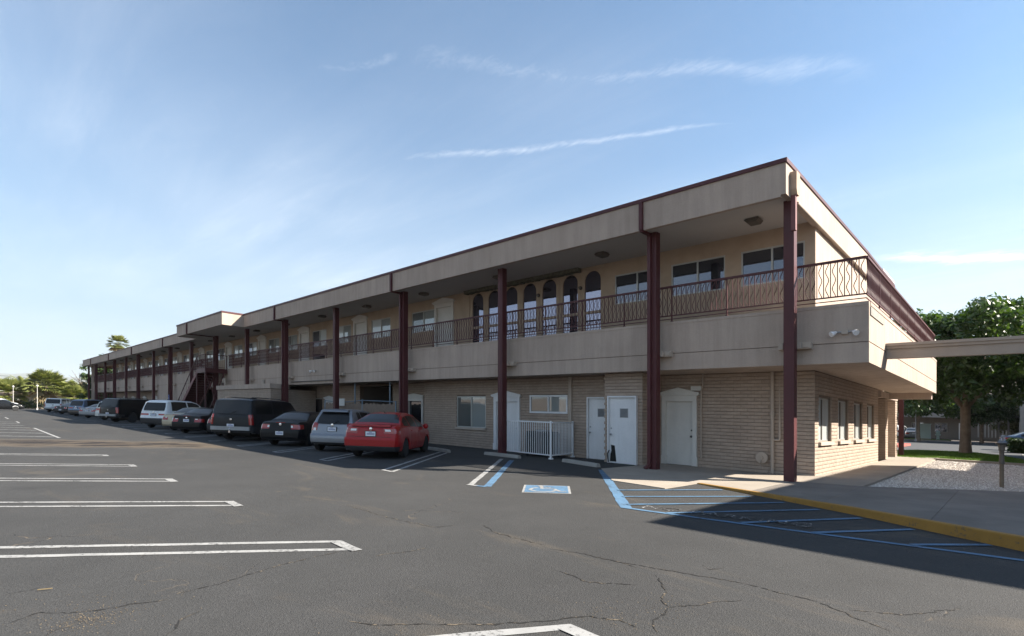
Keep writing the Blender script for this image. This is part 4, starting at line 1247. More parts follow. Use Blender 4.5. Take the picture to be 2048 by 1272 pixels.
MB().lathe([(.22, 0), (.30, .05), (.33, .42), (.30, .5), (.26, .5), (.24, .42)], (0, 0, 0), 'z', 16).build('tub', 'dark_metal', pl_, loc=(0, 0, 0), smooth=40)
sn = thing('parking_sign', (-58.45, 14.16, 0), 'small blue disabled-parking sign on a maroon column past the stair', 'sign')
MB().box(-.16, .16, -.02, 0, 1.95, 2.45).build('sign_plate', 'sign_blue', sn, loc=(0, 0, 0))
MB().tube([(-.03, -.024, 2.36), (-.03, -.024, 2.2), (.05, -.024, 2.2), (.09, -.024, 2.06)], .012, 6).tube([(-.05, -.024, 2.25), (-.09, -.024, 2.14), (-.03, -.024, 2.04), (.05, -.024, 2.09)], .011, 6).build('wheelchair_symbol', 'white_paint', sn, loc=(0, 0, 0))
MB().box(-.02, .02, .001, .04, 0, 2.4).build('sign_post', 'grey_metal', sn, loc=(0, 0, 0))
# ------------------------------------------------------------------ vehicles
paint('paint_red', (0.33, 0.004, 0.006), 0.0, 0.3)
paint('paint_silver', (0.23, 0.245, 0.27), 0.6, 0.32)
paint('paint_black', (0.006, 0.0065, 0.008), 0.0, 0.3, 0.12, 0.2)
paint('paint_bluegrey', (0.016, 0.018, 0.022), 0.2, 0.3, 0.15, 0.25)
paint('paint_green', (0.022, 0.034, 0.036), 0.3, 0.3)
paint('paint_beige', (0.40, 0.35, 0.26), 0.5, 0.33)
paint('paint_white', (0.72, 0.73, 0.73), 0.0, 0.3)
paint('paint_pearl', (0.58, 0.57, 0.53), 0.2, 0.3)
paint('paint_blue', (0.10, 0.145, 0.22), 0.6, 0.33)
paint('paint_grey', (0.03, 0.031, 0.034), 0.3, 0.3, 0.2, 0.25)
WHEELS = {}

def wheel_meshes(rw, wd):
    k = (round(rw, 3), wd)
    if k in WHEELS: return WHEELS[k]
    t = MB().lathe([(rw * .62, -wd / 2 + .01), (rw * .9, -wd / 2), (rw * .985, -wd / 2 + .025), (rw, -wd / 4), (rw, wd / 4), (rw * .985, wd / 2 - .025), (rw * .9, wd / 2), (rw * .62, wd / 2 - .01)], (0, 0, 0), 'y', 28)
    tm = t.mesh('wheel'); tm.materials.append(M['rubber']); tm.shade_smooth(); tm.set_sharp_from_angle(angle=.6)
    r = MB(); e = wd / 2 - .02
    r.lathe([(rw * .64, -e), (rw * .66, e - .005), (rw * .62, e + .008), (rw * .57, e - .004), (rw * .54, e - .05), (rw * .2, e - .05)], (0, 0, 0), 'y', 28)
    for q in range(7):
        a = 2 * math.pi * q / 7
        p0 = Vector((math.cos(a) * rw * .12, e - .012, math.sin(a) * rw * .12)); p1 = Vector((math.cos(a) * rw * .58, e - .006, math.sin(a) * rw * .58))
        r.beam(p0, p1, rw * .17, .03, up=(0, 1, 0))
    r.lathe([(rw * .19, e - .05), (rw * .18, e + .0), (rw * .06, e + .008)], (0, 0, 0), 'y', 16)
    rm = r.mesh('rim'); rm.materials.append(M['rim'])
    WHEELS[k] = (tm, rm)
    return WHEELS[k]


def car(name, label, rear, ang, S, paint_m, cat='car', group='cars parked under the motel balcony'):
    L, Wd, H = S['L'], S['W'], S['H']; rw = S.get('rw', .31); sill = S.get('sill', .24)
    a_r, a_f = S['axles']; Ra = rw + .055
    T = S['top']; B = S['belt']; RS = S['rs']
    hw = Wd / 2; wr = S.get('roof_w', .64) * hw
    hx, hy = math.cos(ang), math.sin(ang)
    root = thing(name, (rear[0] + hx * L / 2, rear[1] + hy * L / 2, 0.0), label, cat, group, rz=ang)
    top = lambda s: float(np.interp(s, [p[0] for p in T], [p[1] for p in T]))
    belt = lambda s: min(float(np.interp(s, [p[0] for p in B], [p[1] for p in B])), top(s) - .03)
    rs = lambda z: float(np.interp(z, [p[0] for p in RS], [p[1] for p in RS]))
    fs = lambda z: float(np.interp(z, [0, .45, .65, .9, 1.3], [.10, .0, .02, .12, .2]))
    def plan(s):
        e = S.get('corner', .38); k = 1.0
        if s < e: k = .88 + .12 * math.sqrt(max(0, 1 - (1 - s / e) ** 2))
        if L - s < .7: k = min(k, .76 + .24 * math.sqrt(max(0, 1 - (1 - (L - s) / .7) ** 2)))
        return k
    def fw(z, bz):
        if z < .58: return 1 - .075 * ((.58 - z) / .36) ** 2
        return 1 - .05 * ((z - .58) / max(.1, bz - .58)) ** 2
    def zb(s):
        z = sill
        for a in (a_r, a_f):
            d = abs(s - a)
            if d < Ra: z = max(z, rw + math.sqrt(Ra * Ra - d * d))
        if s < .25: z = max(z, sill + .10 * (1 - s / .25))
        if L - s < .3: z = max(z, sill + .06)
        return z
    def ring(s):
        bz, tz, z0 = belt(s), top(s), zb(s); w = hw * plan(s)
        g = min(1, max(0, (tz - bz) / max(.05, H - bz)))
        wt = (w * .93) * (1 - g) + min(wr, w * .9) * g
        pts = [(0, z0 + .0)]
        for q in (0.0, .12, .4, .72, .92):
            z = z0 + (bz - z0) * q; pts.append((w * fw(z, bz), z))
        pts.append((w * .935, bz))
        wb = w * .935
        pts.append((wb + (wt - wb) * .5 + .015 * g, bz + (tz - .05 * g - bz) * .5))
        pts.append((wt, max(bz + .005, tz - .05 * g - .008)))
        pts.append((wt * .86, tz - .016)); pts.append((wt * .45, tz - .003)); pts.append((0, tz))
        return pts
    def X(s, z):
        return s + rs(z) * max(0.0, 1 - s / .9) - fs(z) * max(0.0, 1 - (L - s) / .8) - L / 2
    st = {0, .03, .08, .16, .27, .38, .5, .7, .9, L, L - .03, L - .1, L - .2, L - .35, L - .55}
    for p, _ in T: st.add(p)
    for a in (a_r, a_f):
        for d in (-Ra - .006, -Ra + .004, -Ra * .93, -Ra * .75, -Ra * .45, 0, Ra * .45, Ra * .75, Ra * .93, Ra - .004, Ra + .006): st.add(a + d)
    for k in range(1, 14): st.add(L * k / 14)
    st = sorted(s for s in st if 0 <= s <= L)
    st = [s for i, s in enumerate(st) if i == 0 or s - st[i - 1] > .004]
    mb = MB(); n = None
    for s in st:
        h = ring(s); full = h + [(-y, z) for y, z in h[-2:0:-1]]
        n = len(full); mb.v += [(X(s, z), y, z) for y, z in full]
    for i in range(len(st) - 1):
        for j in range(n):
            l = (j + 1) % n; mb.f.append((i * n + j, i * n + l, (i + 1) * n + l, (i + 1) * n + j))
    half = n // 2
    for base_ in (0, (len(st) - 1) * n):
        for j in range(half):
            a, b, c_, d = j, j + 1, (n - j - 1) % n, (n - j) % n
            if j == 0: mb.f.append((base_ + 0, base_ + 1, base_ + n - 1))
            elif j == half - 1: mb.f.append((base_ + j, base_ + j + 1, base_ + n - j))
            else: mb.f.append((base_ + a, base_ + b, base_ + c_, base_ + d))
    Z0 = (0, 0, 0)
    mb.build('body', paint_m, root, loc=Z0, smooth=32)
    def side_y(s, z):
        r = ring(s)[1:9]; return float(np.interp(z, [p[1] for p in r], [p[0] for p in r]))
    def wrapmesh(z0, z1, ymin, s_side, off, nz=3, sides=(1, -1), full=False, zfun=None, yend=None):
        m_ = MB()
        def path(sg):
            P_ = []
            if full: us = [('c', 0.0), ('c', .5), ('c', .9)]
            else: us = [('c', ymin), ('c', (ymin + 1) / 2)]
            if yend: return us[:1] + [('c', (ymin + yend) / 2), ('c', yend)]
            us += [('c', 1.0)] + [('s', s_side * q) for q in (.15, .4, .7, 1.0)]
            return us
        for sg in sides:
            us = path(sg); grid = []
            for k in range(nz + 1):
                row = []
                for typ, q in us:
                    z = z0 + (z1 - z0) * k / nz
                    if zfun: z = zfun(typ, q, k / nz)
                    if typ == 'c':
                        y = side_y(0, z) * q; row.append((rs(z) - L / 2 - off, sg * (y + (off * .7 if q == 1 else 0)), z))
                    else:
                        y = side_y(q, z); row.append((X(q, z) - off * .3, sg * (y + off), z))
                grid.append(row)
            for k in range(nz):
                for j in range(len(us) - 1):
                    m_.quad(grid[k][j], grid[k][j + 1], grid[k + 1][j + 1], grid[k + 1][j])
        return m_
    # glass
    def side_glass(s0, s1, lo=.03, hi=.045, zmax=None):
        for sg in (1, -1):
            m_ = MB(); N_ = 9; rows = []
            for i in range(N_ + 1):
                s = s0 + (s1 - s0) * i / N_; r = ring(s); z_lo = r[6][1] + lo; z_hi = r[8][1] - hi
                if zmax: z_hi = min(z_hi, zmax)
                z_hi = max(z_hi, z_lo + .001)
                rows.append([(X(s, z), sg * (side_y(s, z) + .007), z) for z in [z_lo + (z_hi - z_lo) * q / 4 for q in range(5)]])
            for i in range(N_):
                for q in range(4): m_.quad(rows[i][q], rows[i + 1][q], rows[i + 1][q + 1], rows[i][q + 1])
            m_.build('side_window', 'car_glass', root, loc=Z0, smooth=50)
    for s0, s1 in S['glass']: side_glass(s0, s1)
    def top_patch(s0, s1, ins, nm, off=.007):
        m_ = MB(); rows = []
        for i in range(9):
            s = s0 + (s1 - s0) * i / 8; r = ring(s)[8:]; w = r[0][0]
            ys = [p[0] for p in r][::-1]; zs = [p[1] for p in r][::-1]
            wid = w - ins * (1 + .25 * abs(i - 4) / 4 * 0)
            rows.append([(X(s, 0 if s > 1 else float(np.interp(abs(v) * wid, ys, zs))) if False else X(s, float(np.interp(abs(v) * wid, ys, zs))), v * wid, float(np.interp(abs(v) * wid, ys, zs)) + off) for v in (-1, -.75, -.4, 0, .4, .75, 1)])
        for i in range(8):
            for q in range(6): m_.quad(rows[i][q], rows[i + 1][q], rows[i + 1][q + 1], rows[i][q + 1])
        m_.build(nm, 'car_glass', root, loc=Z0, smooth=50)
    top_patch(*S['windshield'], .05, 'windscreen')
    if S['rear'][0] == 'deck':
        top_patch(S['rear'][1], S['rear'][2], .045, 'rear_window')
    else:
        z0, z1 = S['rear'][1], S['rear'][2]; m_ = MB(); rows = []
        ins = S.get('rg_inset', .10)
        for k in range(7):
            z = z0 + (z1 - z0) * k / 6; w = side_y(0, min(z, ring(0)[8][1])) - ins + .02 * math.sin(math.pi * k / 6)
            rows.append([(rs(z) - L / 2 - .008 - .02 * (1 - v * v), v * w, z) for v in (-1, -.8, -.4, 0, .4, .8, 1)])
        for k in range(6):
            for q in range(6): m_.quad(rows[k][q], rows[k][q + 1], rows[k + 1][q + 1], rows[k + 1][q])
        rg = m_.build('rear_window', 'car_glass', root, loc=Z0, smooth=50)
        MB().beam((rs(z0 + .03) - L / 2 - .04, -.02, z0 + .02), (rs(z0 + .1) - L / 2 - .045, -.22, z0 + .14), .02, .012).build('wiper', 'trim_black', rg)
    # lamps
    for sg in (1, -1):
        for li, (z0, z1, ym, ss, m_) in enumerate(S['lamps']):
            wrapmesh(z0, z1, ym, ss, .009 + .008 * li, sides=(sg,), yend=(ss if m_ == 'lamp_clear' else None)).build('tail_lamp', m_, root, loc=Z0, smooth=60)
    if 'band' in S:
        z0, z1, m_ = S['band']; wrapmesh(z0, z1, 0, .02, .012, full=True).build('lamp_band', m_, root, loc=Z0, smooth=60)
    bz0, bz1, bm = S['bumper']
    wrapmesh(bz0, bz1, 0, S.get('bump_s', .55), .028, nz=4, full=True).build('bumper', bm or paint_m, root, loc=Z0, smooth=40)
    lz = S.get('valance', (sill + .03, bz0 + .02))
    wrapmesh(lz[0], lz[1], 0, .3, .012, full=True).build('lower_valance', 'trim_black', root, loc=Z0, smooth=40)
    # number plate in its recess, badge, lid seam
    pz = S['plate']; px_ = rs(pz) - L / 2 - S.get('plate_off', .02)
    pf = MB().box(px_ - .004, px_ + .02, -.175, .175, pz - .085, pz + .085).build('plate_frame', 'trim_black', root, loc=Z0)
    MB().box(px_ - .010, px_ - .0042, -.155, .155, pz - .07, pz + .07).build('number_plate', 'plate', pf, loc=Z0)
    ink = MB()
    for k in range(7): ink.box(px_ - .012, px_ - .0102, -.125 + k * .036, -.125 + k * .036 + .022, pz - .032, pz + .028)
    ink.box(px_ - .012, px_ - .0102, -.05, .05, pz + .042, pz + .058)
    ink.build('plate_lettering', 'plate_ink', pf, loc=Z0)
    ez = S.get('badge', pz + .2); ex = rs(ez) - L / 2 - .014
    MB().lathe([(.055, 0), (.05, -.012), (.0, -.016)], (ex, 0, ez), 'x', 16).build('badge', 'chrome', root, loc=Z0, smooth=40)
    for sl_z in S.get('seams', []):
        m_ = MB()
        wv_ = side_y(0, sl_z) * S.get('seam_w', .86)
        m_.box(rs(sl_z) - L / 2 - .010, rs(sl_z) - L / 2 + .01, -wv_, wv_, sl_z - .006, sl_z + .006)
        m_.build('lid_seam', 'trim_black', root, loc=Z0)
    # door shut-lines and handles
    for sd in S['doors']:
        for sg in (1, -1):
            m_ = MB(); zz_ = [zb(sd) + .05 + (belt(sd) - zb(sd) - .05) * q / 6 for q in range(7)]
            for a, b in zip(zz_[:-1], zz_[1:]):
                m_.quad((X(sd - .005, a), sg * (side_y(sd, a) + .002), a), (X(sd + .005, a), sg * (side_y(sd, a) + .002), a), (X(sd + .005, b), sg * (side_y(sd, b) + .002), b), (X(sd - .005, b), sg * (side_y(sd, b) + .002), b))
            m_.build('door_seam', 'trim_black', root, loc=Z0, fix=False)
            hz = belt(sd) - .12; hs = sd + .14
            yy = side_y(hs, hz); MB().box(X(hs - .09, hz), X(hs + .09, hz), sg * yy - .005, sg * yy + sg * .028, hz - .018, hz + .018).build('door_handle', S.get('handle', paint_m), root, loc=Z0) if sg > 0 else MB().box(X(hs - .09, hz), X(hs + .09, hz), -yy - .028, -yy + .005, hz - .018, hz + .018).build('door_handle', S.get('handle', paint_m), root, loc=Z0)
    ms = S['mirror']
    for sg in (1, -1):
        mz = belt(ms) + .06; yy = side_y(ms, belt(ms))
        MB().lathe([(.03, -.06), (.085, -.05), (.10, 0), (.08, .06), (.03, .09)], (X(ms, mz), sg * (yy + .10), mz), 'x', 10).build('mirror', paint_m, root, loc=Z0, smooth=60)
    MB().box(a_r - .1 - L / 2, a_f + .3 - L / 2, -hw + .28, hw - .28, .17, .5).box(.12 - L / 2, L - .3 - L / 2, -hw + .22, hw - .22, .30, .46).build('underbody', 'dark_void', root, loc=Z0)
    tm, rm = wheel_meshes(rw, S.get('tw', .2))
    for a in (a_r, a_f):
        for sg in (1, -1):
            w = bpy.data.objects.new('wheel', tm); COL.objects.link(w); w.parent = root
            w.location = (a - L / 2, sg * (hw - S.get('tw', .2) / 2 - .015), rw); w.rotation_euler = (0, 0, 0 if sg > 0 else math.pi)
            r = bpy.data.objects.new('rim', rm); COL.objects.link(r); r.parent = w
    for ex_ in S.get('extra', []): ex_(root, L, Wd, H, rs, side_y, top, paint_m)
    return root

def x_antenna(root, L, W_, H, rs, sy, top, pm):
    MB().tube([(1.45 - L / 2, 0, top(1.45)), (1.35 - L / 2, 0, top(1.45) + .05)], .012, 6).build('antenna', 'trim_black', root, loc=(0, 0, 0))
def x_brake(root, L, W_, H, rs, sy, top, pm):
    z = top(.08) - .03
    MB().box(rs(z) - L / 2 - .02, rs(z) - L / 2 + .05, -.18, .18, z - .012, z + .012).build('brake_light', 'lamp_red', root, loc=(0, 0, 0))
def x_lip(root, L, W_, H, rs, sy, top, pm):
    z = top(.06)
    MB().prism([(rs(z) - .05, z - .02), (rs(z) - .04, z + .035), (.22, z + .045), (.25, z + .01)], lambda u, v, w: (u - L / 2, w, v), -W_ * .36, W_ * .36).build('spoiler', pm, root, loc=(0, 0, 0), smooth=40)
def x_roofspoil(root, L, W_, H, rs, sy, top, pm):
    z = top(0)
    MB().prism([(rs(z) - .16, z - .02), (rs(z) - .14, z + .02), (.45, z + .06), (.5, z - .01)], lambda u, v, w: (u - L / 2, w, v), -W_ * .30, W_ * .30).build('roof_spoiler', pm, root, loc=(0, 0, 0), smooth=40)
def x_rails(root, L, W_, H, rs, sy, top, pm):
    for sg in (1, -1):
        y = sg * W_ * .30
        MB().tube([(.5 - L / 2, y, top(.5) - .02), (.6 - L / 2, y, top(.7) + .05), (L * .55 - L / 2, y, top(L * .55) + .05), (L * .58 - L / 2, y, top(L * .58) - .02)], .018, 8).build('roof_rail', 'trim_black', root, loc=(0, 0, 0), smooth=40)
def x_hitch(root, L, W_, H, rs, sy, top, pm):
    MB().box(-L / 2 - .14, -L / 2 + .2, -.04, .04, .38, .46).lathe([(.02, 0), (.02, .05), (.032, .07), (.02, .10)], (-L / 2 - .12, 0, .46), 'z', 10).build('tow_hitch', 'chrome', root, loc=(0, 0, 0))
def x_swoop(root, L, W_, H, rs, sy, top, pm):   # step bumper of the big utility
    MB().box(-L / 2 - .10, -L / 2 + .05, -W_ * .44, W_ * .44, .48, .64).box(-L / 2 - .11, -L / 2 - .101, -.5, .5, .60, .63).build('step_bumper', 'grey_metal', root, loc=(0, 0, 0))
def x_handle(root, L, W_, H, rs, sy, top, pm):
    MB().box(rs(1.0) - L / 2 - .03, rs(1.0) - L / 2, -.09, .09, .97, 1.02).build('gate_handle', 'trim_black', root, loc=(0, 0, 0))

SED = dict(L=4.53, W=1.82, H=1.47, rw=.32, axles=(.98, 3.63), top=[(0, 1.00), (.10, 1.045), (.45, 1.075), (.55, 1.09), (1.30, 1.40), (1.75, 1.46), (2.3, 1.468), (2.72, 1.42), (3.55, 1.03), (4.15, .92), (4.42, .82), (4.53, .68)],
    belt=[(0, .93), (.5, 1.0), (1.2, 1.0), (2.4, .95), (3.5, .92), (4.2, .82), (4.53, .6)], rs=[(.2, .06), (.35, .0), (.6, .0), (.72, .05), (.95, .08), (1.05, .16), (1.5, .3)], glass=[(.92, 1.52), (1.60, 2.42), (2.50, 3.30)],
    windshield=(2.82, 3.5), rear=('deck', .64, 1.30), lamps=[(.80, .95, .56, .30, 'lamp_red'), (.865, .925, .62, .86, 'lamp_clear')], bumper=(.40, .66, None), valance=(.25, .42), plate=.78, badge=.93, seams=[.99, .69], doors=[1.55, 2.46], mirror=3.28, extra=[x_antenna, x_lip])
HATCH = dict(L=3.85, W=1.68, H=1.53, rw=.30, axles=(.62, 3.07), roof_w=.68, top=[(0, 1.44), (.25, 1.50), (.9, 1.53), (1.6, 1.52), (2.05, 1.45), (2.95, 1.03), (3.5, .88), (3.75, .76), (3.85, .66)], belt=[(0, .98), (1, .96), (2, .92), (3, .88), (3.85, .6)],
    rs=[(.2, .06), (.35, .0), (.55, .0), (.66, .08), (.95, .12), (1.46, .42), (1.6, .45)], glass=[(.55, .95), (1.02, 1.72), (1.80, 2.62)], windshield=(2.12, 2.9), rear=('cap', .99, 1.40), lamps=[(.68, 1.03, .76, .28, 'lamp_red'), (.74, .84, .82, .95, 'lamp_clear')], bumper=(.34, .64, None), plate=.80, plate_off=.03,
    badge=.95, seams=[.66], seam_w=.8, doors=[.98, 1.76], mirror=2.62, extra=[x_roofspoil])
SED2 = dict(SED, L=4.42, W=1.70, H=1.385, rw=.30, axles=(.96, 3.42), top=[(0, .92), (.10, .97), (.62, 1.0), (.75, 1.02), (1.40, 1.32), (1.85, 1.38), (2.3, 1.385), (2.65, 1.34), (3.4, .98), (4.05, .87), (4.32, .78), (4.42, .62)], belt=[(0, .86), (.6, .92), (2.4, .90), (3.4, .88), (4.1, .78), (4.42, .55)],
    glass=[(1.02, 1.55), (1.62, 2.38), (2.46, 3.2)], windshield=(2.72, 3.35), rear=('deck', .80, 1.38), lamps=[(.68, .86, .60, .26, 'lamp_red'), (.74, .82, .60, .70, 'lamp_clear')], plate=.52, badge=.86, bumper=(.28, .62, None), seams=[.92], extra=[x_brake], doors=[1.58, 2.42], mirror=3.2)
SED3 = dict(SED2, plate=.70, lamps=[(.62, .80, .60, .22, 'lamp_red'), (.755, .795, .66, .84, 'lamp_clear')], H=1.42, badge=.84)
SUV = dict(L=5.55, W=1.96, H=1.87, rw=.37, tw=.24, sill=.34, corner=.25, axles=(1.25, 4.58), roof_w=.80, top=[(0, 1.80), (.2, 1.85), (1, 1.87), (3.3, 1.86), (3.75, 1.80), (4.35, 1.25), (5.2, 1.14), (5.48, 1.05), (5.55, .9)], belt=[(0, 1.17), (3.5, 1.16), (4.4, 1.14), (5.3, 1.05), (5.55, .85)],
    rs=[(.3, .05), (.5, .0), (1.1, .0), (1.2, .03), (1.85, .24)], glass=[(.35, 1.75), (1.9, 2.7), (2.8, 3.95)], windshield=(3.8, 4.3), rear=('cap', 1.19, 1.76), rg_inset=.07, lamps=[(.72, 1.16, .93, .10, 'lamp_red')], bumper=(.48, .62, 'trim_black'), plate=.68, plate_off=.05, badge=.95, seams=[1.16], doors=[1.85, 2.75], mirror=4.0, extra=[x_hitch, x_swoop, x_handle, x_rails])
VAN = dict(L=4.75, W=1.80, H=1.78, rw=.31, corner=.4, axles=(.95, 3.8), roof_w=.74, top=[(0, 1.66), (.25, 1.74), (1.0, 1.78), (2.7, 1.76), (3.2, 1.66), (4.25, 1.02), (4.6, .85), (4.75, .68)], belt=[(0, 1.08), (3.2, 1.04), (4.2, .92), (4.75, .6)], rs=[(.2, .05), (.35, .0), (.62, .0), (.7, .05), (1.08, .09), (1.7, .36)],
    glass=[(.5, 2.05), (2.18, 3.35)], windshield=(3.28, 4.15), rear=('cap', 1.11, 1.60), rg_inset=.07, lamps=[(.78, .92, .40, .14, 'lamp_red')], bumper=(.34, .64, 'paint_grey'), plate=.84, plate_off=.03, badge=.99, seams=[1.09], doors=[2.1], mirror=3.45, extra=[])
XOV = dict(VAN, L=4.6, W=1.82, H=1.68, rw=.35, top=[(0, 1.56), (.25, 1.64), (1.0, 1.68), (2.4, 1.66), (2.85, 1.56), (3.6, 1.12), (4.3, 1.0), (4.5, .9), (4.6, .7)], axles=(.95, 3.56), belt=[(0, 1.08), (3.5, 1.04), (4.2, .96), (4.6, .65)], glass=[(.5, 1.15), (1.22, 2.05), (2.12, 3.05)], windshield=(2.92, 3.5), rear=('cap', 1.10, 1.52), lamps=[(.82, 1.02, .62, .25, 'lamp_red')],
    bumper=(.36, .68, None), doors=[1.18, 2.08], mirror=2.95)
A0 = math.radians(129)
car('parked_car', 'bright red four-door sedan, the car parked nearest the camera', (-14.5, 8.9), math.radians(128.5), dict(SED, W=1.76, H=1.45), 'paint_red')
car('parked_car', 'silver hatchback with clear-and-red tail lamps beside the red sedan', (-17.45, 9.15), math.radians(126), HATCH, 'paint_silver')
car('parked_car', 'black sedan with low number plate between the silver hatchback and a large utility', (-20.75, 8.75), A0, SED2, 'paint_black')
car('parked_utility', 'tall dark grey full-size utility with chrome step bumper and tow ball', (-24.5, 8.25), math.radians(130), SUV, 'paint_bluegrey', 'utility')
car('parked_car', 'grey-green sedan mostly hidden behind the tall dark utility', (-27.6, 8.9), A0, SED2, 'paint_grey')
car('parked_car', 'black sedan with raised number plate, left of the tall dark utility', (-31.3, 8.35), A0, SED3, 'paint_black')
car('parked_car', 'beige sedan with grey lower body next to the white minivan', (-34.9, 8.75), A0, SED3, 'paint_beige')
car('parked_minivan', 'rounded white minivan with grey bumper and red lamp strip', (-38.6, 8.5), math.radians(131), VAN, 'paint_white', 'minivan')
car('parked_utility', 'black boxy utility parked past the white minivan', (-50.5, 8.2), math.radians(118), dict(SUV, H=1.80, L=4.9), 'paint_black', 'utility')
car('parked_car', 'pearl white crossover between the black utility and a silver sedan', (-55.8, 8.8), A0, XOV, 'paint_pearl', 'crossover')
car('parked_car', 'silver sedan with red tail lamps beside the blue-grey minivan', (-62.8, 8.6), A0, SED3, 'paint_silver')
car('parked_minivan', 'blue-grey minivan toward the far end of the row', (-70.3, 8.7), A0, VAN, 'paint_blue', 'minivan')
car('parked_car', 'small dark sedan in front of the white utility at the far end', (-80.5, 8.6), A0, SED2, 'paint_grey')
car('parked_car', 'black sedan half hidden at the far end beside the blue-grey minivan', (-76.3, 9.0), A0, SED2, 'paint_black')
car('parked_utility', 'white full-size utility with dark windows at the far end of the lot', (-92.1, 9.1), math.radians(155), dict(SUV), 'paint_white', 'utility', 'cars at the far end of the lot')
car('parked_utility', 'second white utility, behind the first at the far end', (-98.5, 14.0), math.radians(150), dict(SUV, H=1.8), 'paint_white', 'utility', 'cars at the far end of the lot')
car('moving_car', 'dark grey sedan seen side-on crossing the far end of the lot', (-99.4, 2.3), math.radians(86), SED, 'paint_black', 'car', 'cars at the far end of the lot')
car('parked_car', 'white car tail just showing at the picture edge of the open row', (-71.0, 2.6), math.radians(250), SED2, 'paint_white', 'car', 'cars at the far end of the lot')
car('parked_car', 'white car parked before the palms past the crossing sedan', (-116, 3.0), math.radians(60), XOV, 'paint_white', 'car', 'cars at the far end of the lot')
# across the street
car('street_car', 'pale silver sedan parked across the street by the lamp post', (-8.9, 80.2), math.radians(100), SED3, 'paint_silver', 'car', 'cars across the street')
car('street_car', 'white car rear showing beside the porch pillar across the street', (-11.2, 80.0), math.radians(80), XOV, 'paint_white', 'car', 'cars across the street')
car('street_car', 'dark blue car parked behind the clipped hedge', (-0.75, 53.6), math.radians(12), SED, 'paint_blue', 'car', 'cars across the street')

# ------------------------------------------------------------------ vegetation
def leaves(name, clumps, per, size, m, parent, seed, flat=.75, loc=None):
    """clumps: (x,y,z,r) leaf clusters; per leaves in each"""
    g = np.random.default_rng(seed); C_ = np.array(clumps)
    n = len(C_) * per
    d = g.normal(size=(n, 3)); d /= np.linalg.norm(d, axis=1)[:, None]
    rad = g.random(n) ** .45
    c_ = np.repeat(C_, per, 0)
    p = c_[:, :3] + d * (rad * c_[:, 3])[:, None] * np.array([1, 1, flat])
    nrm = d * .5 + g.normal(size=(n, 3)) * .55 + np.array([0, 0, .45]); nrm /= np.linalg.norm(nrm, axis=1)[:, None]
    t = np.cross(nrm, g.normal(size=(n, 3))); t /= np.linalg.norm(t, axis=1)[:, None]
    b = np.cross(nrm, t); s_ = size * g.uniform(.6, 1.35, n)[:, None]
    v = np.stack([p - t * s_, p + b * s_ * .42 + nrm * s_ * .12, p + t * s_, p - b * s_ * .42 + nrm * s_ * .12], 1).reshape(-1, 3)
    me_ = fast_mesh(name, v, None, 4); me_.materials.append(M[m])
    return link(name, me_, parent, loc=(0, 0, 0))

def limb(mb, p, d, L, r, depth, g, tips, bend=.25):
    pts = [Vector(p)]; rs_ = [r]; d = Vector(d).normalized(); n = 5
    for i in range(n):
        d = (d + Vector((g.gauss(0, bend * .35), g.gauss(0, bend * .35), g.gauss(.02, bend * .25)))).normalized()
        pts.append(pts[-1] + d * L / n); rs_.append(r * (1 - .5 * (i + 1) / n))
    mb.tube(pts, rs_, 8 if r > .1 else 5)
    tips.append(pts[-1])
    if depth > 0:
        for k in range(3):
            a = g.uniform(0, 6.28); sp_ = g.uniform(.45, .9)
            e = Vector((math.cos(a) * sp_, math.sin(a) * sp_, g.uniform(.1, .5)))
            limb(mb, pts[-1 - (k % 2)], (d + e).normalized(), L * g.uniform(.6, .85), r * .52, depth - 1, g, tips, bend)

def tree(name, label, at_, trunk_h, trunk_r, crown_c, crown_r, nclump, per, leaf, m, seed, group=None, clump_r=(.55, 1.0), lean=(0, 0)):
    root = thing(name, (at_[0], at_[1], 0), label, 'tree', group)
    g = random.Random(seed); mb = MB(); tips = []
    tp = Vector((lean[0], lean[1], trunk_h))
    mb.tube([(0, 0, -.1), (0, 0, .12), (lean[0] * .2, lean[1] * .2, trunk_h * .3), (lean[0] * .6, lean[1] * .6, trunk_h * .7), tp], [trunk_r * 1.5, trunk_r * 1.15, trunk_r * .95, trunk_r * .88, trunk_r * .9], 14)
    for k in range(5):
        a = k * 1.257 + g.uniform(-.3, .3)
        limb(mb, tp - Vector((0, 0, .15)), (math.cos(a) * .75, math.sin(a) * .75, .8), crown_r[2] * .75, trunk_r * .5, 2, g, tips)
    mb.build('trunk', 'bark', root, loc=(0, 0, 0), smooth=60)
    cl = []
    while len(cl) < nclump:
        v = Vector((g.gauss(0, 1), g.gauss(0, 1), g.gauss(0, 1))).normalized() * (g.random() ** .28)
        lump = 1 + .16 * math.sin(3.1 * math.atan2(v.y, v.x) + seed) + .12 * math.sin(5 * v.z + seed * 1.7)
        p = Vector((v.x * crown_r[0] * lump, v.y * crown_r[1] * lump, v.z * crown_r[2] * lump))
        if p.z < -crown_r[2] * .74 + .25 * math.sin(p.x * 2) : continue
        cl.append((crown_c[0] + p.x, crown_c[1] + p.y, crown_c[2] + p.z, g.uniform(*clump_r)))
    leaves('crown', cl, per, leaf, m, root, seed)
    return root

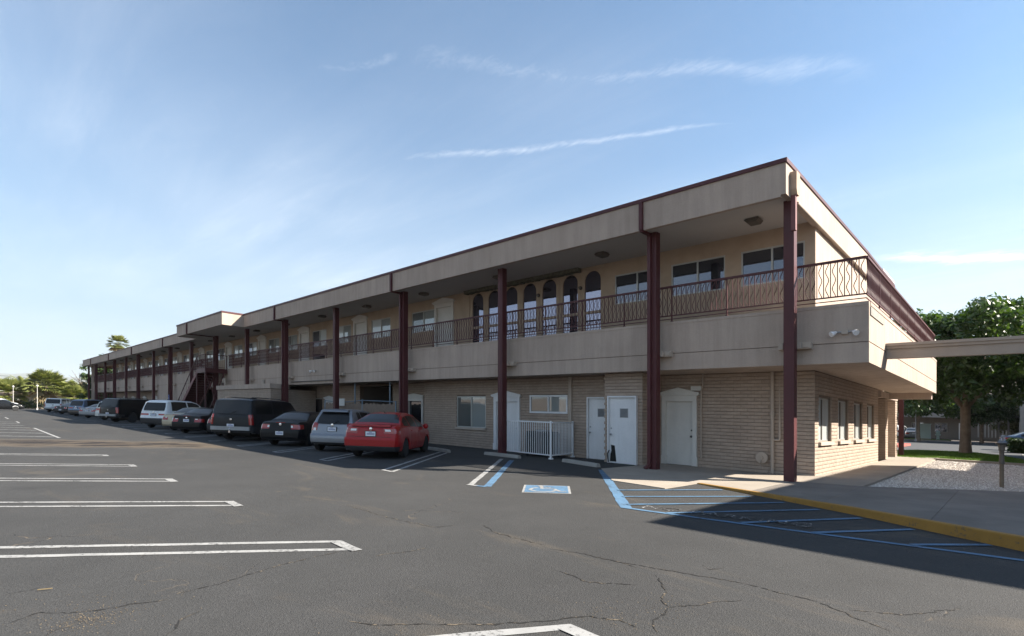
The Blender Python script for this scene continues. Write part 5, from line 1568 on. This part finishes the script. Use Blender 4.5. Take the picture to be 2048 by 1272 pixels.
tree('shade_tree', 'big dense dark green shade tree on the lawn past the gravel bed', (-2.1, 40.6), 2.8, .27, (.2, .2, 5.6), (5.5, 5.0, 3.15), 460, 85, .15, 'leaf', 11, clump_r=(.45, .85))
tree('shade_tree', 'tall leafy tree right of the big shade tree, cut by the picture edge', (4.4, 44), 3.2, .3, (0, 0, 5.6), (4.4, 4.4, 3.2), 230, 70, .17, 'leaf', 12)
tree('street_tree', 'broad green tree across the street behind the silver car', (-7.6, 71.5), 3.0, .22, (0.4, 0, 4.9), (4.6, 4.4, 2.5), 220, 60, .2, 'leaf', 13)
tree('street_tree', 'green tree behind the porch pillar across the street', (-13.6, 70), 3.0, .22, (0, 0, 5.2), (4.4, 4.4, 2.9), 180, 60, .2, 'leaf_dark', 14)
tree('street_tree', 'small dark round tree before the apartment block', (-2.6, 76), 2.0, .16, (0, 0, 3.6), (2.5, 2.5, 1.7), 110, 60, .17, 'leaf_dark', 15)
tree('street_tree', 'dark bushy shrub tree by the apartment fence', (0.4, 82), 1.0, .1, (0, 0, 2.1), (1.6, 1.6, 1.5), 60, 50, .16, 'leaf_olive', 16)
hg = thing('clipped_hedge', (1.3, 49.2, 0), 'dark clipped box hedge beside the driveway', 'hedge')
g_ = random.Random(4)
MB().box(-1.55, 2.2, -.55, .55, 0, .82).build('core', 'leaf_dark', hg, loc=(0, 0, 0))
leaves('foliage', [(g_.uniform(-1.6, 2.2), g_.choice((-.58, .58, g_.uniform(-.5, .5))), g_.uniform(.05, .88), .17) for _ in range(300)], 26, .075, 'leaf_dark', hg, 5, 1.0)

def fan_palm(name, label, at_, h, r, crown, seed, n=46, dead=14, group=None):
    root = thing(name, (at_[0], at_[1], 0), label, 'palm tree', group); g = random.Random(seed)
    MB().tube([(0, 0, -.1), (.05, 0, h * .4), (0, .05, h * .8), (0, 0, h)], [r * 1.3, r, r * .9, r * 1.1], 10).build('trunk', 'palm_bark', root, loc=(0, 0, 0), smooth=60)
    for nm, cnt, m_, lo, hi in (('crown', n, 'palm_leaf', -.45, 1.35), ('dead_skirt', dead, 'palm_dead', -1.2, -.6)):
        vs_ = []
        for k in range(cnt):
            az = g.uniform(0, 6.28); el = g.uniform(lo, hi); d = Vector((math.cos(az) * math.cos(el), math.sin(az) * math.cos(el), math.sin(el)))
            sd = d.cross(Vector((0, 0, 1))).normalized(); up = sd.cross(d); p0 = Vector((0, 0, h)); pe = p0 + d * crown * .48
            vs_ += [p0 - sd * .03, p0 + sd * .03, pe]
            nb = 13
            for q in range(nb):
                a = -1.25 + 2.5 * q / (nb - 1); dr = (d * math.cos(a) + sd * math.sin(a)).normalized()
                L_ = crown * .55 * (.75 + .25 * math.cos(a)); tip = pe + dr * L_ - Vector((0, 0, .10 * crown * g.uniform(.2, 1.0)))
                wv_ = up * .02 + dr.cross(up).normalized() * .045 * crown
                vs_ += [pe, pe + dr * L_ * .5 + wv_, tip]; vs_ += [pe, tip, pe + dr * L_ * .5 - wv_]
        me_ = fast_mesh(nm, np.array([tuple(v) for v in vs_]), None, 3); me_.materials.append(M[m_]); link(nm, me_, root, loc=(0, 0, 0))
    return root
fan_palm('fan_palm', 'tall fan palm rising above the motel roof at the far end', (-171, 29.9), 17.0, .3, 2.8, 1, 46, 12)
fan_palm('fan_palm', 'low fan palm at the lot edge, leftmost of the row', (-134, 7.0), 2.6, .25, 3.2, 2, 56, 6, 'fan palms at the far end of the lot')
fan_palm('fan_palm', 'low fan palm with a wide crown just left of the white light pole pair', (-131, 12.0), 4.3, .28, 3.6, 3, 60, 6, 'fan palms at the far end of the lot')
fan_palm('fan_palm', 'small fan palm above the white utility at the lot end', (-122, 14.9), 2.4, .22, 2.4, 4, 50, 6, 'fan palms at the far end of the lot')
fan_palm('fan_palm', 'small fan palm near the motel, rightmost of the low row', (-124, 17.6), 2.6, .22, 2.5, 6, 50, 6, 'fan palms at the far end of the lot')
def feather_palm(name, label, at_, h, crown, seed, group=None):
    root = thing(name, (at_[0], at_[1], 0), label, 'palm tree', group); g = random.Random(seed)
    MB().tube([(0, 0, -.1), (0, 0, h)], [.25, .2], 8).build('trunk', 'palm_bark', root, loc=(0, 0, 0), smooth=60)
    vs_ = []
    for k in range(26):
        az = g.uniform(0, 6.28); el = g.uniform(-.1, 1.2); d = Vector((math.cos(az) * math.cos(el), math.sin(az) * math.cos(el), math.sin(el))); p = Vector((0, 0, h))
        for i in range(12):
            q = p + d * crown / 12; d = (d - Vector((0, 0, .11))).normalized(); sd = d.cross(Vector((0, 0, 1))).normalized()
            for sg in (1, -1):
                L_ = crown * .3 * math.sin(math.pi * (i + 1.5) / 14)
                vs_ += [p, q, p + sd * sg * L_ + d * L_ * .4 - Vector((0, 0, L_ * .4))]
            p = q
    me_ = fast_mesh('crown', np.array([tuple(v) for v in vs_]), None, 3); me_.materials.append(M['palm_leaf']); link('crown', me_, root, loc=(0, 0, 0))
feather_palm('feather_palm', 'feathery palm at the picture edge beyond the lot', (-158, 6.5), 4.6, 3.0, 1, 'feather palms beyond the lot')
feather_palm('feather_palm', 'second feathery palm, just right of the one at the picture edge', (-160, 10.5), 4.8, 3.0, 2, 'feather palms beyond the lot')
feather_palm('feather_palm', 'tall pale feathery palm behind the low fan palms', (-150, 17.5), 4.4, 3.4, 3, 'feather palms beyond the lot')
tree('far_tree', 'tall olive tree standing right against the motel end', (-142, 20.9), 2.0, .25, (0, 0, 3.8), (3.0, 3.0, 2.9), 120, 60, .25, 'leaf_olive', 21, 'trees beyond the lot')
tree('far_tree', 'olive-brown tree left of the one at the motel end', (-150, 19.0), 2.0, .25, (0, 0, 3.3), (2.7, 2.7, 2.3), 90, 60, .25, 'leaf_olive', 22, 'trees beyond the lot')
tree('far_tree', 'broad olive tree behind the fan palms', (-170, 15.5), 2.6, .25, (0, 0, 5.0), (4.6, 4.6, 2.6), 130, 60, .3, 'leaf_olive', 23, 'trees beyond the lot')
tree('far_tree', 'dark low tree between the palms and the hills', (-165, 3.2), 2.0, .25, (0, 0, 3.0), (3.8, 3.8, 2.4), 90, 60, .3, 'leaf_dark', 24, 'trees beyond the lot')
tree('far_tree', 'round green bush tree seen through the block screen', (-108, 17.5), 1.5, .2, (0, 0, 4.5), (3.0, 3.0, 4.0), 120, 60, .25, 'leaf_dark', 25, 'trees beyond the lot')
bs = random.Random(9)
hd = thing('boundary_hedge', (-136, 10, 0), 'low mixed shrub belt along the far lot boundary', 'hedge')
leaves('foliage', [(bs.uniform(-2, 2), bs.uniform(-16, 12), bs.uniform(.2, 1.6), bs.uniform(.6, 1.0)) for _ in range(150)], 60, .2, 'leaf_dark', hd, 6)

# ------------------------------------------------------------------ street furniture and background buildings
pb = thing('path_light', (-0.24, 17.92, 0.05), 'rusty bollard path light standing in the white gravel', 'path light')
MB().tube([(0, 0, -.05), (0, 0, .62)], .043, 12).build('stem', 'bark', pb, loc=(0, 0, 0), smooth=40)
MB().lathe([(.055, .60), (.06, .66), (.048, .68), (.048, .92), (.065, .95), (.06, .98), (.08, 1.08)], (0, 0, 0), 'z', 14).build('lamp_body', 'bronze', pb, loc=(0, 0, 0), smooth=35)
MB().lathe([(.11, 1.08), (.115, 1.10), (.10, 1.125), (.03, 1.14)], (0, 0, 0), 'z', 16).build('cap', 'dark_metal', pb, loc=(0, 0, 0), smooth=35)
def lamp_post(name, at_, h, label, m_='offwhite'):
    r = thing(name, (at_[0], at_[1], 0), label, 'lamp post', 'lamp posts')
    MB().tube([(0, 0, 0), (0, 0, h)], [.04, .03], 10).box(-.09, .09, -.09, .09, 0, .25).build('pole', m_, r, loc=(0, 0, 0), smooth=40)
    MB().lathe([(.05, h), (.12, h + .04), (.15, h + .16), (.06, h + .28)], (0, 0, 0), 'z', 14).build('lantern', m_, r, loc=(0, 0, 0), smooth=40)
lamp_post('lamp_post', (-7.55, 69.4), 3.0, 'slim pale lamp post across the street before the silver sedan', 'grey_metal')
lamp_post('lamp_post', (-122, 7.0), 3.6, 'white lamp post at the far lot edge, left one')
lamp_post('lamp_post', (-112, 9.2), 3.7, 'white lamp post before the white utility at the lot end')
ub = thing('utility_cabinet', (-7.4, 76.2, .1), 'pale green utility cabinet on the far verge', 'cabinet')
MB().box(-.5, .5, -.4, .4, 0, .15).build('plinth', 'concrete_grey', ub, loc=(0, 0, 0)); MB().box(-.45, .45, -.36, .36, .15, 1.75).box(-.5, .5, -.4, .4, 1.75, 1.82).build('cabinet', 'teal_box', ub, loc=(0, 0, 0)); MB().box(-.42, -.01, -.375, -.361, .2, 1.7).box(.01, .42, -.375, -.361, .2, 1.7).build('door', 'teal_box', ub, loc=(0, 0, 0))
ps = thing('fire_hydrant', (-6.3, 76.3, .1), 'pale blue standpipe beside the utility cabinet', 'hydrant')
MB().lathe([(.2, 0), (.2, .1), (.14, .12), (.14, .7), (.2, .75), (.2, .85), (.15, 1.0), (.03, 1.08)], (0, 0, 0), 'z', 14).build('barrel', 'teal_box', ps, loc=(0, 0, 0), smooth=40)
MB().tube([(-.25, 0, .6), (.25, 0, .6)], .07, 10).build('outlet', 'teal_box', ps, loc=(0, 0, 0), smooth=40)
# apartment block across the street
ap = thing('apartment_block', (0, 95, 0), 'shaded two-storey apartment block across the street with slatted balconies', 'building', world=True)
mb = MB().box(-20, 30, 95, 110, 0, 6.2); mb.build('wall', 'apartment_wall', ap)
MB().prism([(92.8, 6.0), (111, 6.0), (111, 6.3), (102, 9.2)], lambda u, v, w: (w, u, v), -21, 31).build('roof', 'shingle', ap)
MB().box(-20.5, -4.5, 93.2, 94.99, 3.0, 3.3).box(-20.5, -4.5, 92.9, 93.2, 2.9, 4.1).build('canopy', 'apartment_light', ap)
for x in np.arange(-3.6, 3.2, .34): MB().box(x, x + .12, 93.3, 93.42, .4, 5.9).build('slat', 'apartment_light', ap, fix=False)
for x in (-18, -15.6, -13.2, -10.8, -8.2): 
    for z in (.9, 3.9):
        w = MB().box(x, x + 1.4, 94.9, 94.99, z, z + 1.3).build('window', 'apartment_light', ap); MB().box(x + .08, x + .66, 94.86, 94.899, z + .08, z + 1.22).build('pane', 'glass_dark', w); MB().box(x + .74, x + 1.32, 94.86, 94.899, z + .08, z + 1.22).build('pane', 'glass_dark', w)
dd_ = MB().box(-5.6, -4.6, 94.9, 94.99, 0, 2.2).build('door', 'white_paint', ap); MB().box(-5.45, -4.75, 94.88, 94.899, .2, 2.05).build('pane', 'glass_grey', dd_)
ah = thing('apartment_house', (3.2, 80, 0), 'pale rendered apartment house at the right picture edge', 'building', world=True)
MB().box(.35, 14, 72, 86, 0, 7.4).build('wall', 'apartment_light', ah)
MB().prism([(71.2, 7.3), (87, 7.3), (87, 7.6), (79, 10.0)], lambda u, v, w: (w, u, v), -.9, 15).build('roof', 'shingle', ah)
MB().box(-1.5, .34, 79, 85.5, 2.8, 3.05).build('balcony', 'apartment_wall', ah)
for x in (-1.4, -.6): MB().box(x, x + .16, 79.1, 79.26, 0, 2.8).build('post', 'apartment_light', ah)
for z in (1.0, 4.2):
    w = MB().box(.30, .349, 74.5, 76.2, z, z + 1.3).build('window', 'aluminium', ah); MB().box(.28, .299, 74.6, 76.1, z + .08, z + 1.22).build('pane', 'glass_dark', w)
# the neighbouring office wing, joined to the motel end by a spanning beam
ow = thing('office_wing', (12, 22, 0), 'tan canopy beam spanning from the motel balcony to the office wing', 'building', world=True)
MB().box(XE + .004, 4.9, 16.95, 17.15, 3.28, 3.53).box(XE + .004, 4.9, 16.90, 17.20, 3.53, 3.60).box(XE + .004, 4.9, 16.86, 17.24, 3.60, 3.67).build('span_beam', 'cream', ow)
MB().box(4.7, 26, 13.7, 29.7, 6.95, 7.74).build('roof_fascia', 'stucco', ow); MB().box(4.66, 26, 13.66, 29.74, 7.741, 7.84).build('coping', 'maroon', ow)
MB().box(7.25, 26, 29.75, 50, 0, 7.8).build('rear_block', 'stucco', ow)
MB().box(6.4, 26, 16.5, 29.6, 0, 6.94).build('wall', 'stucco_warm', ow); MB().box(4.9, 6.39, 14.7, 29.3, 2.98, 4.4).build('balcony', 'stucco', ow)
for x in (5.0, 9.0, 13.0, 17.0): MB().box(x - .12, x + .12, 14.22, 14.46, 0, 6.94).build('column', 'maroon', ow)
for x in (8.0, 11.0, 14.0):
    w = MB().box(x, x + 1.8, 16.44, 16.499, 1.0, 2.2).build('window', 'aluminium', ow); MB().box(x + .06, x + 1.74, 16.42, 16.439, 1.06, 2.14).build('pane', 'glass_dark', w)
# houses low beyond the palms, utility poles and wires
hs = thing('far_house', (-178, 17, 0), 'low grey-roofed house half hidden behind the fan palms', 'house', world=True)
MB().box(-184, -172, 8, 22, 0, 3.0).build('wall', 'apartment_light', hs); MB().prism([(7, 3.0), (23, 3.0), (15, 5.0)], lambda u, v, w: (w, u, v), -185, -171).build('roof', 'shingle', hs)
def pole(at_, h, label):
    r = thing('utility_pole', (at_[0], at_[1], 0), label, 'pole', 'utility poles')
    MB().tube([(0, 0, 0), (0, 0, h)], [.16, .11], 8).build('pole', 'bark', r, loc=(0, 0, 0), smooth=40); MB().box(-.06, .06, -1.1, 1.1, h - .7, h - .55).build('crossarm', 'bark', r, loc=(0, 0, 0))
pole((-205, 28.5), 8.0, 'wooden utility pole far beyond the lot, left of the olive tree')
pole((-230, -8), 11.5, 'wooden utility pole out beyond the picture edge')
for k, dy in enumerate((-1, 1)):
    a, b = Vector((-230, -8 + dy, 10.9)), Vector((-205, 28.5 + dy, 7.4))
    P_ = [a + (b - a) * t - Vector((0, 0, 1.2 * 4 * t * (1 - t) * .5)) for t in [i / 16 for i in range(17)]]
    c_ = b + (b - a); P_ += [b + (c_ - b) * t - Vector((0, 0, .6 * 4 * t * (1 - t))) for t in [i / 16 for i in range(1, 17)]]
    tag(MB().tube(P_, .022, 4).build('overhead_wire', 'cable'), ('upper' if k else 'lower') + ' overhead wire sagging across the sky beyond the lot', 'wire', 'overhead wires')
# far hills
def ridge(name, x0, y0, y1, hs_, seed):
    g = random.Random(seed); mb = MB(); n = 60; rows = []
    for i in range(n + 1):
        t = i / n; y = y0 + (y1 - y0) * t
        h_ = hs_ * (.35 + .35 * math.sin(t * 9 + seed) ** 2 + .2 * math.sin(t * 23 + seed * 2) ** 2 + .1 * g.random()); rows.append((y, h_))
    for (ya, ha), (yb_, hb) in zip(rows[:-1], rows[1:]):
        mb.quad((x0, ya, ha), (x0, yb_, hb), (x0 + 1600, yb_, -20), (x0 + 1600, ya, -20)); mb.quad((x0, ya, ha), (x0, yb_, hb), (x0 - 1500, yb_, -20), (x0 - 1500, ya, -20))
    struct(name, mb, 'hill')
ridge('hills', -10500, -6000, 5000, 470, 5)
HZ = MB().box(-13200, 900, -7000, 6000, -30, 500)
hm = bpy.data.materials.new('haze'); hm.use_nodes = True; hn = NT(hm.node_tree); hn.n.remove(hn.n['Principled BSDF'])
pv = hn.add('ShaderNodeVolumePrincipled'); pv.inputs['Density'].default_value = 0.9e-4; pv.inputs['Color'].default_value = (0.93, 0.965, 1.0, 1); pv.inputs['Anisotropy'].default_value = 0.2
hn.l.new(pv.outputs[0], hn.n['Material Output'].inputs['Volume'])
M['haze'] = hm
HZ.build('haze', 'haze'); tag(COL.objects['haze'], 'thin pale daytime haze filling the air over the whole scene', 'haze', kind='stuff')

# ------------------------------------------------------------------ horizon shear
# The whole scene is sheared about 3 % to tilt the horizon, not a real slope: paving, floors and rooflines follow it, posts stay plumb.
SHEAR_X, SHEAR_Y = 0.02184, 0.02071
bpy.context.view_layer.update()
SH = Matrix(((1, 0, 0), (0, 1, 0), (-SHEAR_X, -SHEAR_Y, 1)))
old = {o: o.matrix_world.copy() for o in bpy.data.objects}
seen = {}
def depth_of(o):
    n = 0
    while o.parent: o = o.parent; n += 1
    return n
neww = {}
for o in sorted(old, key=depth_of):
    if o.type in ('CAMERA', 'LIGHT'): continue
    m = old[o]; t = SH @ m.to_translation()
    nm = m.copy(); nm.translation = t
    if o.type == 'FONT':
        nm = Matrix.Translation(t) @ (SH @ m.to_3x3()).to_4x4()
    neww[o] = nm
    if o.parent: o.matrix_basis = neww[o.parent].inverted() @ nm
    else: o.matrix_basis = nm
    if o.type == 'MESH':
        m3 = m.to_3x3(); key = (o.data.name, tuple(round(a, 3) for r in m3 for a in r))
        if key in seen:
            o.data = seen[key]; continue
        me_ = o.data
        if any(k[0] == me_.name for k in seen): me_ = me_.copy(); o.data = me_
        loc = m3.inverted() @ SH @ m3
        n = len(me_.vertices); a = np.empty(n * 3, np.float32); me_.vertices.foreach_get('co', a)
        a = a.reshape(-1, 3) @ np.array(loc.transposed(), dtype=np.float32)
        me_.vertices.foreach_set('co', a.ravel()); me_.update(); seen[key] = me_
for o in bpy.data.objects:
    if '_world' in o: del o['_world']
